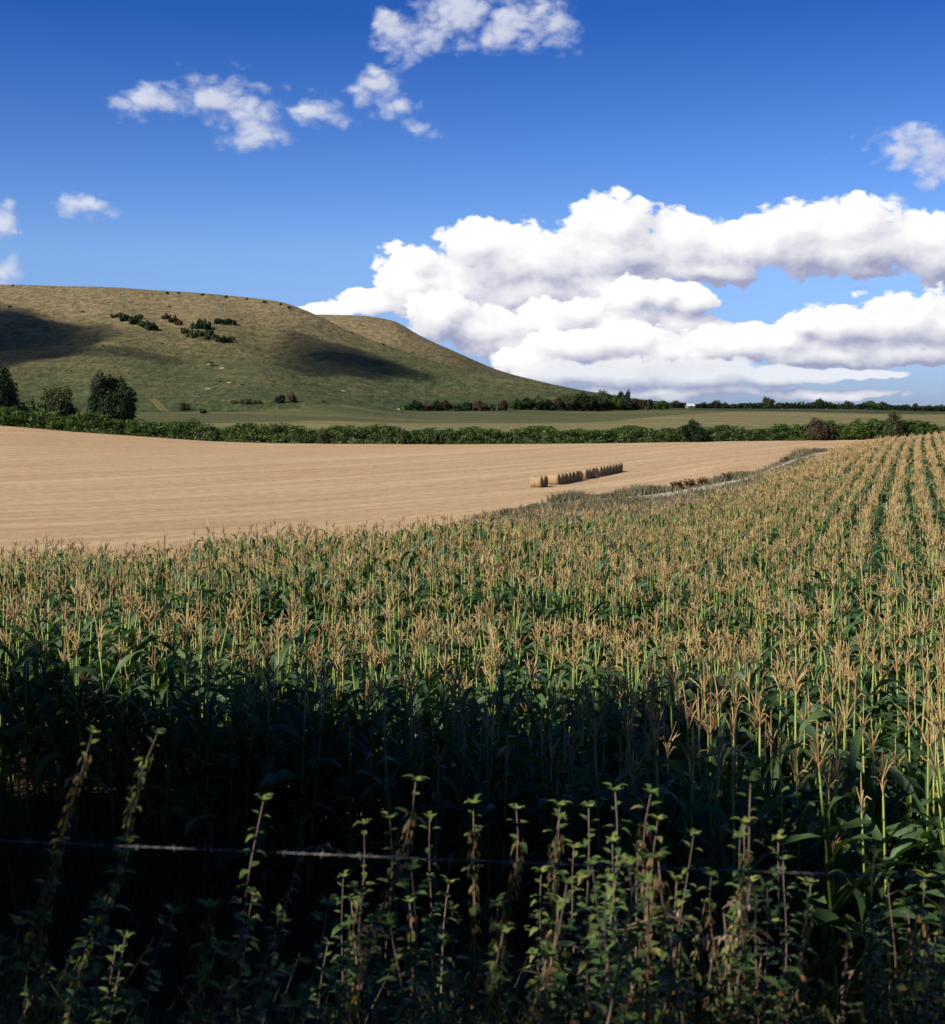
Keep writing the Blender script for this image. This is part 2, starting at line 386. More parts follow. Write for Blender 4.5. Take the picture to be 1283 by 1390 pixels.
# ------------------------------------------------------------------ trees and bushes
def crown_quads(seed, rx, ry_, rz, ncl, nlf, leaf, open_=0.0):
    rng = np.random.RandomState(seed)
    d = unit(rng.normal(size=(ncl, 3))); d[:, 2] = np.abs(d[:, 2])*1.1-.35; d = unit(d)
    rad = rng.uniform(.5, .95, ncl)*(1+.18*np.sin(d[:, 0]*4+seed)+.14*np.sin(d[:, 2]*6+seed*2))
    cl = d*rad[:, None]*np.array([rx, ry_, rz])*.86
    cr = rng.uniform(.2, .38, ncl)*min(rx, rz)*(1-open_*.4)
    ct = rng.uniform(.1, .8, ncl)
    n = ncl*nlf; ci = np.repeat(np.arange(ncl), nlf)
    nd = unit(rng.normal(size=(n, 3))+np.array([0, 0, .25]))
    C = cl[ci]+nd*(cr[ci]*rng.uniform(.55, 1.12, n))[:, None]
    nn = unit(nd+rng.normal(size=(n, 3))*.45)
    s = leaf*rng.uniform(.6, 1.35, n)
    V = leaf_quads(C, nn, s, s*.75, rng)
    t = np.clip(ct[ci]*.65+rng.uniform(0, .4, n), 0, 1)
    return V, t

CM = {}
def crown_mesh(shape, kind):
    """unit crowns: 2 wide, sitting on z = 0 with height 1 x scale"""
    if (shape, kind) in CM: return CM[shape, kind]
    spec = {'round': (1., 1., .95, 60, 90, .12), 'loose': (1., 1., .8, 44, 60, .13), 'low': (1., 1., .6, 36, 60, .13), 'tall': (.8, .8, 1.2, 54, 70, .13),
            'small': (1., .9, .5, 20, 50, .2), 'wide': (1.2, .9, .42, 30, 55, .15), 'oak': (1., 1., 1.15, 120, 190, .085), 'shade': (1., 1., .8, 120, 260, .085), 'open': (1., 1., .9, 70, 56, .11)}[shape]
    V, t = crown_quads(hash(shape) % 1 + len(shape)*7+len(kind)*3, *spec)
    V[..., 2] -= np.percentile(V[..., 2], 1.5)
    me = quads_mesh('crown_'+shape, V, t, LM[kind]); CM[shape, kind] = me; return me

TR = {}
def trunk_mesh(k):
    if k in TR: return TR[k]
    rng = np.random.RandomState(k+5); mb = MB()
    mb.add(*tube([(0, 0, -.15), (.01, 0, .12), (.03*rng.normal(), .02, .35), (.05*rng.normal(), .03, .6)], [.1, .075, .06, .035], 8))
    for j in range(6):
        a = j*1.05+rng.rand(); z0 = .18+.06*j
        mb.add(*tube([(0, 0, z0), (.22*math.cos(a), .22*math.sin(a), z0+.14), (.5*math.cos(a), .5*math.sin(a), z0+.3+.1*rng.rand())], [.04, .028, .01], 5))
    TR[k] = mb.mesh('trunk', M_bark, True); return TR[k]

def tree(name, label, cat, loc, w, h, shape, kind, group=None, rz=None, parts=True, lift=.12):
    """a tree or bush of width w and height h, standing at loc"""
    rz = R.uniform(0, 6.28) if rz is None else rz
    me = crown_mesh(shape, kind); zs = np.array([v.co.z for v in me.vertices]).max() if 'zmax' not in me else me['zmax']; me['zmax'] = float(zs)
    if parts:
        e = empty(name, loc, rz)
        t = link('trunk', trunk_mesh(int(R.randint(4))), e); t.scale = (w*.42, w*.42, h*.95)
        c = link('crown', me, e, (0, 0, h*lift)); c.scale = (w/2, w/2, h*(1-lift)/zs)
    else:
        e = link(name, me, None, loc); e.scale = (w/2, w/2, h/zs); e.rotation_euler = (0, 0, rz)
    return tag(e, label, cat, group)

def px_tree(name, label, cat, px, d, wpx, hpx, shape, kind, group=None, parts=True, sink=.3):
    p = at(px, d); p[2] -= sink
    return tree(name, label, cat, p, wpx*d/F, hpx*d/F+sink, shape, kind, group, None, parts)

px_tree('tree', 'tall dark leafy tree at the left edge behind the hedge', 'tree', -14, 302, 92, 88, 'oak', 'dark')
px_tree('tree', 'broad dark rounded tree standing alone behind the hedge below the hill', 'tree', 152, 306, 64, 84, 'oak', 'dark')
px_tree('tree', 'wide dark bushy tree between pale bush and lone round tree', 'tree', 76, 304, 52, 58, 'oak', 'olive')
px_tree('bush', 'pale yellow green bush beside the tall tree at left', 'bush', 42, 301, 24, 42, 'loose', 'pale')
px_tree('bush', 'rusty brown bush tucked under the wide dark bushy tree', 'bush', 58, 299, 34, 27, 'low', 'brown')
px_tree('bush', 'olive bush low on the left at the foot of the tall tree', 'bush', 8, 298, 40, 34, 'low', 'olive')
px_tree('bush', 'small brownish bush on the green slope behind hedge', 'bush', 250, 436, 16, 13, 'small', 'brown', parts=False)
px_tree('bush', 'small dark bush beside the brownish bush on green slope', 'bush', 275, 428, 13, 8, 'small', 'dark', parts=False)
for a, b, c in ((318, 14, 6), (333, 18, 8), (349, 14, 6)):
    px_tree('bush', 'low dark bush in a row on the pale terrace below the hill', 'bush', a, 446, b, c, 'wide', 'olive', 'bushes on the terrace', parts=False)
px_tree('bush', 'dark rounded bush on the terrace next to a reddish one', 'bush', 380, 448, 17, 13, 'small', 'dark', parts=False)
px_tree('bush', 'reddish brown bush at the end of the terrace', 'bush', 397, 450, 15, 15, 'small', 'red', parts=False)
px_tree('bush', 'tiny dark bush alone at the foot of the coombe', 'bush', 438, 470, 6, 7, 'small', 'dark', parts=False)

# the long hedge
def hedge(name, label, px0, px1, d, topfn, wid, kind, seed, dens=52, leaf=.46):
    rng = np.random.RandomState(seed); x0, x1 = (px0-641.5)/F*d, (px1-641.5)/F*d; n = int((x1-x0)/.8)
    V = []; T = []
    for k in range(n):
        x = x0+(x1-x0)*(k+rng.rand())/n; px = 641.5+F*x/d
        top = .86*topfn(px)*d/F*(1+.13*math.sin(x/3.1+seed)+.1*math.sin(x/1.7)+rng.normal()*.07); base = rng.rand()*.55
        for row in range(4):
            zc = top*(.16+.25*row)+rng.normal()*.12; yc = d+rng.uniform(-.5, .5)*wid*(1-.12*row)
            m = int(dens*(1.25 if row else 1)); r = rng.uniform(.75, 1.15)
            nd = unit(rng.normal(size=(m, 3))+np.array([0, -.45, .2])); C = np.array([x, yc, zc])+nd*np.array([1.5, 1., .85])*r*rng.uniform(.5, 1.05, (m, 1))
            C[:, 2] = np.clip(C[:, 2], .05, top*1.04)
            s = leaf*rng.uniform(.6, 1.3, m)
            V.append(leaf_quads(C, unit(nd+rng.normal(size=(m, 3))*.5), s, s*.75, rng)); T.append(np.clip(base*.6+rng.uniform(0, .45, m)+(.08 if row == 3 else 0), 0, 1))
    V = np.concatenate(V); T = np.concatenate(T); c = V.mean(1)
    V[..., 2] += Zp(PX(c[:, 0], c[:, 1]), c[:, 1])[:, None]-.1
    return tag(link(name, quads_mesh(name, V, T, LM[kind])), label, 'hedge')
top1 = curve({-900:24, 0:24, 60:26, 150:25, 260:24, 330:27, 420:25, 560:25, 590:19, 640:23, 760:22, 850:21, 940:22, 1000:20, 1100:23, 1160:26, 1200:24, 1250:20, 1275:13, 1290:10, 2200:12})
hedge('hedge', 'long thick green hedge running along the far edge of the stubble', -420, 1276, 291.5, top1, 3.2, 'mid', 3)
hedge('hedge', 'low continuous hedge under the far treeline at right', 868, 1900, 699, lambda p: 6.5, 4, 'dark', 5, 22, .8)
for px, w, h, sh, kd, lb in ((437, 15, 24, 'loose', 'olive', 'small brownish bush rising above the hedge left of centre'), (549, 14, 22, 'low', 'olive', 'greyish olive low bush set in the hedge near centre'),
        (590, 24, 17, 'low', 'olive', 'faded grey olive bush filling a dip in the hedge'), (942, 36, 33, 'round', 'dark', 'dark rounded bush in the hedge above the bales'),
        (1113, 34, 32, 'round', 'brown', 'purplish brown round bush in the hedge at right'), (1160, 46, 30, 'round', 'mid', 'bright green wide bush beside the purplish brown one'),
        (1214, 27, 39, 'tall', 'olive', 'tall dark leaning bush standing above the right end of hedge')):
    px_tree('bush', lb, 'bush', px, 289.5, w, h, sh, kd)

# wood and scrub at the foot of the down
for k, (px, d, w, h, sh, kd) in enumerate(((548, 512, 18, 8, 'wide', 'mid'), (562, 512, 24, 15, 'loose', 'dark'), (579, 515, 20, 13, 'loose', 'brown'), (592, 517, 20, 15, 'loose', 'dark'), (603, 518, 22, 17, 'loose', 'red'),
        (618, 520, 22, 12, 'wide', 'mid'), (634, 524, 24, 13, 'wide', 'dark'), (651, 527, 20, 15, 'loose', 'red'), (664, 530, 20, 11, 'wide', 'mid'), (683, 534, 18, 17, 'loose', 'red'))):
    wd = {'red': 'reddish brown autumn shrub', 'dark': 'dark green shrub', 'mid': 'low fresh green shrub', 'brown': 'dull brown shrub'}[kd]
    px_tree('shrub', wd+' in the scrub strip at the hill foot', 'shrub', px, d, w, h, sh, kd, 'scrub strip at the foot of the hill', parts=w*d > 9000)
WOOD = [(700, 552, 22, 16, 'loose', 'mid'), (714, 556, 26, 18, 'round', 'dark'), (730, 558, 24, 20, 'loose', 'olive'), (744, 562, 26, 17, 'round', 'dark'), (757, 566, 20, 20, 'loose', 'red'),
        (772, 570, 28, 23, 'round', 'olive'), (791, 574, 36, 28, 'round', 'dark'), (806, 580, 26, 22, 'loose', 'dark'), (815, 584, 28, 24, 'round', 'olive'), (832, 588, 26, 21, 'round', 'mid'), (850, 594, 26, 20, 'round', 'dark'),
        (864, 598, 22, 17, 'loose', 'red'), (842, 604, 24, 26, 'round', 'dark'), (880, 610, 24, 15, 'wide', 'dark'), (820, 600, 24, 27, 'round', 'olive'), (898, 622, 24, 13, 'loose', 'mid'), (852, 602, 10, 29, 'tall', 'dark')]
wn = {'mid': 'fresh green tree in the small wood below the hill spur', 'dark': 'dark rounded tree in the small wood below the hill spur', 'olive': 'olive green tree in the small wood below the hill spur', 'red': 'rust tinted tree in the small wood below the hill spur'}
for px, d, w, h, sh, kd in WOOD:
    px_tree('tree', wn[kd], 'tree', px, d, w, h, sh, kd, 'small wood at the foot of the spur')
# treeline on the right
TL = [(905, 9, 'mid'), (918, 11, 'dark'), (930, 8, 'red'), (955, 9, 'dark'), (972, 12, 'olive'), (985, 9, 'dark'), (1000, 8, 'red'), (1015, 9, 'mid'), (1030, 10, 'mid'), (1043, 17, 'olive'), (1058, 9, 'dark'), (1072, 10, 'mid'), (1085, 11, 'mid'),
      (1098, 9, 'dark'), (1112, 15, 'dark'), (1125, 10, 'olive'), (1138, 9, 'mid'), (1152, 12, 'brown'), (1166, 8, 'dark'), (1178, 13, 'olive'), (1187, 12, 'mid'), (1199, 12, 'dark'), (1214, 8, 'red'), (1228, 9, 'dark'), (1243, 11, 'brown'), (1256, 9, 'red'), (1268, 9, 'mid'), (1280, 10, 'dark'), (1296, 12, 'olive'), (1320, 11, 'dark')]
tn = {'mid': 'fresh green', 'dark': 'dark green', 'olive': 'olive', 'red': 'reddish', 'brown': 'bare purplish brown'}
tall = {1043: 'taller olive tree with rounded top in the far treeline', 1112: 'broad dark tree standing higher in the far treeline', 972: 'spiky olive tree left in the far treeline'}
for px, h, kd in TL:
    w = 19 if px in (1043, 1112) else R.uniform(13, 22)
    px_tree('tree', tall.get(px, tn[kd]+' tree in the far treeline along the right skyline'), 'tree', px, 702+R.uniform(-1, 6), w, h, 'round' if h > 11 else 'low', kd, None if px in tall else 'far treeline at right')

# scrub on the open hillside
def hill_shrub(px, py, w, h, kd, label, group):
    p = at_py(px, py, 440, 848); p[2] -= .4; s = p[1]/F
    tree('shrub', label, 'shrub', p, w*s*(1.25 if h > 4.5 else 1), h*s*(1.25 if h > 4.5 else 1), 'small', kd, group, None, False)
for px, py, w, h, kd in ((160, 431, 17, 7, 'olive'), (172, 436, 18, 10, 'dark'), (184, 440, 20, 10, 'dark'), (195, 444, 20, 10, 'dark'), (207, 448, 22, 10, 'dark'), (188, 433, 14, 7, 'olive')):
    hill_shrub(px, py, w, h, kd, 'dark scrub bush in the left thicket high on the hillside', 'left thicket on the hill')
for px, py, w, h in ((226, 433, 13, 8), (236, 438, 16, 9), (243, 441, 12, 7)):
    hill_shrub(px, py, w, h, 'red', 'reddish brown bush between the two dark hillside thickets', 'reddish bushes on the hill')
for px, py, w, h, kd in ((252, 452, 16, 8, 'olive'), (264, 458, 20, 10, 'olive'), (276, 447, 20, 14, 'dark'), (266, 446, 14, 8, 'dark'), (286, 461, 20, 8, 'olive'), (301, 464, 18, 8, 'dark'), (312, 463, 15, 7, 'olive'), (283, 456, 18, 9, 'dark'), (300, 440, 18, 8, 'dark'), (313, 440, 17, 8, 'dark')):
    hill_shrub(px, py, w, h, kd, 'green scrub bush in the right thicket on the hillside', 'right thicket on the hill')
for px, py, w in ((18, 389, 4), (227, 399, 6), (243, 399, 4), (275, 401, 7), (307, 404, 6), (335, 407, 5), (360, 411, 9), (381, 414, 5), (392, 418, 7), (478, 453, 5), (521, 469, 5)):
    hill_shrub(px, py, w, 4.5, 'dark', 'tiny dark bush on the skyline ridge of the down', 'bushes on the ridge')
for px, py, w in ((112, 424, 7), (330, 478, 5), (372, 519, 6), (398, 512, 4), (285, 493, 14), (293, 497, 14), (301, 519, 9), (330, 523, 7), (14, 417, 8), (140, 470, 5), (230, 417, 5)):
    hill_shrub(px, py, w, 4, 'olive' if px != 14 else 'dark', 'small scattered bush out on the open hillside', 'scattered bushes on the hill')

# chalk scars on the hill
def chalk_rock(px, py, wpx, hpx):
    p = at_py(px, py, 440, 848); s = p[1]/F; rng = np.random.RandomState(px); mb = MB()
    K = 16; V = [(0, 0, .3)]; ph = rng.rand(4)*6
    for ring in (.5, 1.0):
        for k in range(K):
            a = 2*math.pi*k/K; q = ring*(1+.45*math.sin(2*a+ph[0])+.3*math.sin(5*a+ph[1])+rng.normal()*.15)
            x, y = q*math.cos(a)*wpx*.5*s, q*math.sin(a)*wpx*.8*s
            V.append((x, y, Z(p[0]+x, p[1]+y)-p[2]+(.28+rng.normal()*.12 if ring < 1 else -.05)))
    mb.add(V, [(0, 1+k, 1+(k+1) % K) for k in range(K)]+[(1+k, 1+K+k, 1+K+(k+1) % K, 1+(k+1) % K) for k in range(K)])
    return link('chalk_rock', mb.mesh('chalk_rock', M_chalk), None, p)
M_chalk, nt, bs, _ = new_mat('chalk_rock'); nt.links.new(ramp(nt, noise(nt, coords(nt), .9, 5), [(.35, (.22, .2, .14)), (.6, (.46, .43, .36))]), bs.inputs['Base Color']); bs.inputs['Roughness'].default_value = .95
for px, py, w, h, lb in ((284, 494, 5, 3.5, 'upper pale chalk scar beside small bushes on the hillside'), (301, 500, 6, 4, 'largest white chalk scar right of the upper one'), (282, 528, 7, 3, 'lone flat chalk scar low on the hill'),
                         (311, 520, 4, 2.5, 'small chalk scar in the middle of the slope'), (466, 531, 4, 2, 'small chalk patch low in the coombe'), (541, 556, 5, 2, 'pale chalk patch by the scrub strip')):
    tag(chalk_rock(px, py, w, h), lb, 'chalk')

# pale roofed barn on the far treeline
def barn():
    p = at(937, 690); e = empty('barn', p, .35); e.scale = (.6,)*3; tag(e, 'small farm barn with a white roof among the far trees', 'barn')
    mw, nt, bs, _ = new_mat('barn_wall'); nt.links.new(ramp(nt, noise(nt, coords(nt), 1.5, 4), [(.3, (.2, .16, .12)), (.7, (.32, .27, .21))]), bs.inputs['Base Color'])
    mr, nt, bs, _ = new_mat('barn_roof'); nt.links.new(ramp(nt, noise(nt, coords(nt), 1.5, 4), [(.3, (.6, .6, .58)), (.7, (.8, .8, .78))]), bs.inputs['Base Color'])
    md, nt, bs, _ = new_mat('barn_door'); bs.inputs['Base Color'].default_value = (.06, .07, .06, 1)
    L, W, H, T = 3.4, 2.2, 2.1, 3.7; mb = MB()
    mb.add([(-L, -W, -.5), (L, -W, -.5), (L, W, -.5), (-L, W, -.5), (-L, -W, H), (L, -W, H), (L, W, H), (-L, W, H), (-L, 0, T), (L, 0, T)], [(0, 1, 5, 4), (2, 3, 7, 6), (0, 4, 8, 7, 3), (1, 2, 6, 9, 5)])
    link('wall', mb.mesh('wall', mw), e)
    mb = MB()
    for s in (-1, 1):
        a = [(-L-.3, s*(W+.35), H-.28), (L+.3, s*(W+.35), H-.28), (L+.3, 0, T+.06), (-L-.3, 0, T+.06)]
        b = [(x, y, z+.14) for x, y, z in a]; mb.add(a+b, [(0, 1, 2, 3), (4, 7, 6, 5), (0, 4, 5, 1), (1, 5, 6, 2), (2, 6, 7, 3), (3, 7, 4, 0)])
    link('roof', mb.mesh('roof', mr), e)
    mb = MB(); mb.add([(-.8, -W-.06, -.3), (.8, -W-.06, -.3), (.8, -W-.06, 1.7), (-.8, -W-.06, 1.7), (-.8, -W+.02, -.3), (.8, -W+.02, -.3), (.8, -W+.02, 1.7), (-.8, -W+.02, 1.7)], [(0, 1, 2, 3), (0, 3, 7, 4), (1, 5, 6, 2), (3, 2, 6, 7)])
    link('door', mb.mesh('door', md), e)
barn()

# ------------------------------------------------------------------ straw bales
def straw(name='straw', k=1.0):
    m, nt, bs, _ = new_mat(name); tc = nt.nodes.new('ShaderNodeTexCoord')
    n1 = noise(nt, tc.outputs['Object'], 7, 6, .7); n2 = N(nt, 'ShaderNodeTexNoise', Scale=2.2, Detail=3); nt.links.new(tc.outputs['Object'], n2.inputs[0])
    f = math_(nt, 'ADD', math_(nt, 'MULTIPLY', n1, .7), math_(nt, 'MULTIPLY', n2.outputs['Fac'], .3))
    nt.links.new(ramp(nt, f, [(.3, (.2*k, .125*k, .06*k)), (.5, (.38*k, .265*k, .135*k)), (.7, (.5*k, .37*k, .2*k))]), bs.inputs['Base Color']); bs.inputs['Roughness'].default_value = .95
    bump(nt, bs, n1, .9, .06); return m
M_straw = straw(); M_straw_end_shade = straw('straw_ends_shade', .55)  # end straw coloured darker to paint in the shade on the bale ends
def bale_mesh(seed):
    rng = np.random.RandomState(seed); S, mb = 26, MB(); r0, L = .66, .62
    prof = [(-L, 0), (-L-.02, .3), (-L, .52), (-L+.03, .62), (-L+.12, .665), (-.3, .67), (-.1, .66), (.1, .665), (.3, .67), (L-.12, .665), (L-.03, .62), (L, .52), (L+.02, .3), (L, 0)]
    V = []; Fc = []
    ph = rng.rand(3)*6
    for x, r in prof:
        for k in range(S):
            a = 2*math.pi*k/S; rr = r*(1+.018*math.sin(3*a+ph[0]+x*2)+.012*math.sin(7*a+ph[1]))+rng.normal()*.006
            V.append((x+rng.normal()*.008, rr*math.cos(a), max(rr*math.sin(a), -.6)*.97+.58))
    for i in range(len(prof)-1):
        for k in range(S): Fc.append((i*S+k, i*S+(k+1) % S, (i+1)*S+(k+1) % S, (i+1)*S+k))
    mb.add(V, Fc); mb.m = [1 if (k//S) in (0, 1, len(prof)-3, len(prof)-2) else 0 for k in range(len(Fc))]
    return mb.mesh('straw_bale', [M_straw, M_straw_end_shade], True)
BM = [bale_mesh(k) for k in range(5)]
A, B = np.array([6.95, 140.]), np.array([20.0, 174.]); ax = math.atan2(-.355, .935)
bales = [(736, 0), (742, 0), (759.5, 0), (764.5, 0), (769.5, 0), (774.5, 0), (779.5, 0), (784.5, 0), (789.5, -.75), (797.5, 0), (801.5, 0), (805.5, 0), (811.5, -.7), (817, 0), (821, 0), (825, 0), (829, 0), (833, 0), (837, 0), (841, 0), (844.5, 0)]
for k, (px, dr) in enumerate(bales):
    u = (px-641.5)/F; t = (u*A[1]-A[0])/((B[0]-A[0])-u*(B[1]-A[1])); P = A+t*(B-A)
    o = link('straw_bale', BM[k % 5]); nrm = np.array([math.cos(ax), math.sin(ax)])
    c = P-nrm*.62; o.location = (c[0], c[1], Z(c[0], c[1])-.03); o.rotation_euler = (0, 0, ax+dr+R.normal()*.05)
    lb = {0: 'round straw bale at the near left end of the row on stubble', 1: 'second round straw bale, tucked beside the nearest one', 2: 'round straw bale showing its sunlit side after the first gap',
          8: 'round straw bale turned with its lit round end outward mid row', 12: 'turned straw bale with round end visible past the second gap', 20: 'last round straw bale at the far right end of the row'}.get(k)
    if not lb: lb = 'round straw bale with dark shaded end in the row before the first turned bale' if k < 8 else ('round straw bale with dark end between the two turned bales' if k < 12 else 'round straw bale with dark end in the far right run of row')
    tag(o, lb, 'bale', 'straw bales in a row on the stubble')

# ------------------------------------------------------------------ verge weeds along the track
def blades(P, H, W, lean, rng, segs=2):
    """tapered bent grass blades as quads"""
    n = len(P); a = rng.uniform(0, 6.28, n); s = np.stack([np.cos(a), np.sin(a), 0*a], 1); l = rng.normal(size=(n, 3))*lean; l[:, 2] = 0
    out = []
    prev = P; pw = W
    for k in range(segs):
        t = (k+1)/segs; c = P+np.stack([0*a, 0*a, H*t], 1)*np.array([1, 1, 1-.12*t])+l*H[:, None]*t*t; w = W*(1-t)+W*.12
        out.append(np.stack([prev-s*pw[:, None]/2, prev+s*pw[:, None]/2, c+s*w[:, None]/2, c-s*w[:, None]/2], 1)); prev = c; pw = w
    return np.concatenate(out)

def verge_weeds():
    rng = np.random.RandomState(21); V = []; T = []
    for k in range(620):
        px = rng.uniform(470, 1140); b = float(t0(px)+tw(px)); d = b+rng.uniform(.2, 1)*float(vw(px))*.8
        env = .18+.5*((1+math.sin(px/17.+.7*math.sin(px/41.)))/2)**1.6+.4*math.exp(-((px-1085)/14.)**2)
        if px < 720: env *= .75
        m = 26; c = at(px, d); P = c+np.stack([rng.normal(size=m)*.5, rng.normal(size=m)*.5, 0*np.arange(m)], 1); P[:, 2] = c[2]-.05
        H = env*rng.uniform(.5, 1.25, m)*1.15; V.append(blades(P, H, rng.uniform(.05, .13, m), .3, rng)); base = rng.uniform(.15, 1.05)
        T.append(np.tile(np.clip(base*.7+rng.uniform(0, .4, m), 0, 1), 2))
    for k in range(230):       # taller weeds that hide the near end of the track
        px = rng.uniform(560, 872); d = float(t0(px))-rng.uniform(.2, 3); m = 24; c = at(px, d)
        P = c+np.stack([rng.normal(size=m)*.6, rng.normal(size=m)*.5, 0*np.arange(m)], 1); P[:, 2] = c[2]-.05
        H = .36*rng.uniform(.4, 1.3, m); V.append(blades(P, H, rng.uniform(.05, .12, m), .35, rng)); T.append(np.tile(np.clip(rng.uniform(.35, .8)+rng.uniform(0, .3, m), 0, 1), 2))
    tag(link('weeds', quads_mesh('weeds', np.concatenate(V), np.concatenate(T), M_weed)), 'grey green tangle of weeds along the verge of the chalk track', 'weeds', kind='stuff')
    V = []; T = []
    for k in range(900):       # short grass between maize and track
        px = rng.uniform(560, 1120); a, b = float(c1(px)), float(t0(px)); d = a+(b-a)*rng.uniform(.5, .98); m = 16; c = at(px, d)
        P = c+np.stack([rng.normal(size=m)*.9, rng.normal(size=m)*.9, 0*np.arange(m)], 1); P[:, 2] = c[2]-.05
        H = rng.uniform(.15, .4, m); V.append(blades(P, H, rng.uniform(.05, .12, m), .3, rng)); T.append(np.tile(np.clip(rng.uniform(.35, .9)+rng.uniform(-.2, .2, m), 0, 1), 2))
    tag(link('margin_grass', quads_mesh('margin_grass', np.concatenate(V), np.concatenate(T), M_weed)), 'short dry grass between maize and chalk track', 'grass', kind='stuff')
verge_weeds()
def dock_mesh(seed):
    rng = np.random.RandomState(seed); mb = MB(); q = []
    for k in range(9):
        a = rng.uniform(0, 6.28); h = rng.uniform(.7, 1.05); l = rng.uniform(.05, .3); top = np.array([math.cos(a)*l, math.sin(a)*l, h])
        mb.add(*tube([(math.cos(a)*.08, math.sin(a)*.08, 0), top*.55, top], [.016, .013, .006], 4), .4)
        for j in range(44):
            t = rng.uniform(.12, 1); c = top*t+rng.normal(size=3)*.045; v = leaf_quads(c[None], unit(rng.normal(size=(1, 3))), .11, .08, rng)[0]; mb.add(v, [(0, 1, 2, 3)], rng.rand())
    return mb.mesh('dock_plant', M_dock)
DM = [dock_mesh(k) for k in range(3)]
for k, px in enumerate((914, 923, 934, 940, 951, 958, 986, 1068, 1076, 1090)):
    d = float(t0(px)+tw(px))+2.0+R.rand()*2; o = link('dock_plant', DM[k % 3], None, at(px, d)); q = .8+.35*R.rand(); o.scale = (1.5*q, 1.5*q, .72*q); o.rotation_euler = (0, 0, R.uniform(0, 6))
    tag(o, 'rusty dock plant gone to seed on verge beside chalk track' if px < 1000 else 'dark dock plant at the far end of the track verge', 'plant', 'docks along the track')

# ------------------------------------------------------------------ maize
def corn_parts(seed, lod):
    rng = np.random.RandomState(seed); st, fo, ta = MB(), MB(), MB()
    H = rng.uniform(1.84, 2.04); lx, ly = rng.normal()*.05, rng.normal()*.05
    def axis(z): t = z/H; return np.array([lx*t*t, ly*t*t, z])
    zs = np.linspace(0, H, 7 if lod == 0 else 3)
    r0 = .014 if lod == 0 else .016
    st.add(*tube([axis(z) for z in zs], [r0*(1.15-.75*z/H)+.001 for z in zs], 6 if lod == 0 else 3), rng.uniform(.2, .8))
    nl = rng.randint(8, 11) if lod < 2 else 6; pa = rng.uniform(0, 6.28)
    for k in range(nl):
        t = (k+1.2)/(nl+.6); z0 = H*(.1+.76*t); a = pa+math.pi*(k % 2)+rng.normal()*.6
        Lf = (.48+.32*math.sin(math.pi*min(t*1.05, 1)))*rng.uniform(.65, 1.15); wmax = .082*rng.uniform(.8, 1.15)*(1 if t < .85 else .75)*(1 if lod < 2 else 1.5)
        up = rng.uniform(.9, 1.42)-.15*(1-t); sg = 7 if lod == 0 else 3; droop = rng.uniform(1.3, 3.3)*(1.05-.25*t)
        p = axis(z0); th = up; V = []; dl = Lf/sg; tw_ = rng.normal()*1.0
        dr = np.array([math.cos(a), math.sin(a), 0]); sd = np.array([-math.sin(a), math.cos(a), 0])
        for i in range(sg+1):
            s = i/sg; w = wmax*(.5+1.5*s)*(1-s)**.55*1.05 if s < 1 else 0.0; w = max(min(w, wmax), .004)
            up_v = np.array([-dr[0]*math.sin(th), -dr[1]*math.sin(th), math.cos(th)])
            sv = sd*math.cos(tw_*s)+up_v*math.sin(tw_*s)
            rip = .012*math.sin(i*2.1+k)
            if lod == 0: V += [p-sv*w/2+up_v*(w*.22+rip), p, p+sv*w/2+up_v*(w*.22-rip)]
            else: V += [p-sv*w/2, p+sv*w/2]
            p = p+(dr*math.cos(th)+np.array([0, 0, math.sin(th)]))*dl; th -= droop/sg*(.4+1.2*s)
        c = 3 if lod == 0 else 2
        fc = [(i*c+j, i*c+j+1, (i+1)*c+j+1, (i+1)*c+j) for i in range(sg) for j in range(c-1)]
        tint = np.clip(rng.uniform(.15, .75), 0, 1) if not (t < .22 and rng.rand() < .5) else .97
        fo.add(V, fc, tint)
    # tassel
    top = axis(H); nb = rng.randint(4, 9) if lod == 0 else (5 if lod == 1 else 4)
    L0 = rng.uniform(.19, .27); tw0 = .0047 if lod == 0 else (.0068 if lod == 1 else .01)
    sd_ = 4 if lod == 0 else 3
    ta.add(*tube([top-np.array([0, 0, .08]), top+np.array([0, 0, .1]), top+np.array([rng.normal()*.025, rng.normal()*.025, L0+.06])], [tw0*.7, tw0*1.2, tw0*.6], sd_), rng.uniform(.2, .8))
    for k in range(nb):
        a = 2.4*k+rng.rand(); zz = .01+.085*k/nb; sp = rng.uniform(.15, .8); l = L0*rng.uniform(.6, .95)
        b = top+np.array([0, 0, zz]); d1 = np.array([math.cos(a)*math.sin(sp), math.sin(a)*math.sin(sp), math.cos(sp)])
        e = b+d1*l+np.array([0, 0, -rng.uniform(0, .07)])
        ta.add(*tube([b, b+d1*l*.55, e] if lod < 2 else [b, e], ([tw0*.6, tw0*1.1, tw0*.5] if lod < 2 else [tw0, tw0*.8]), sd_), rng.uniform(.1, .9))
    return st, fo, ta

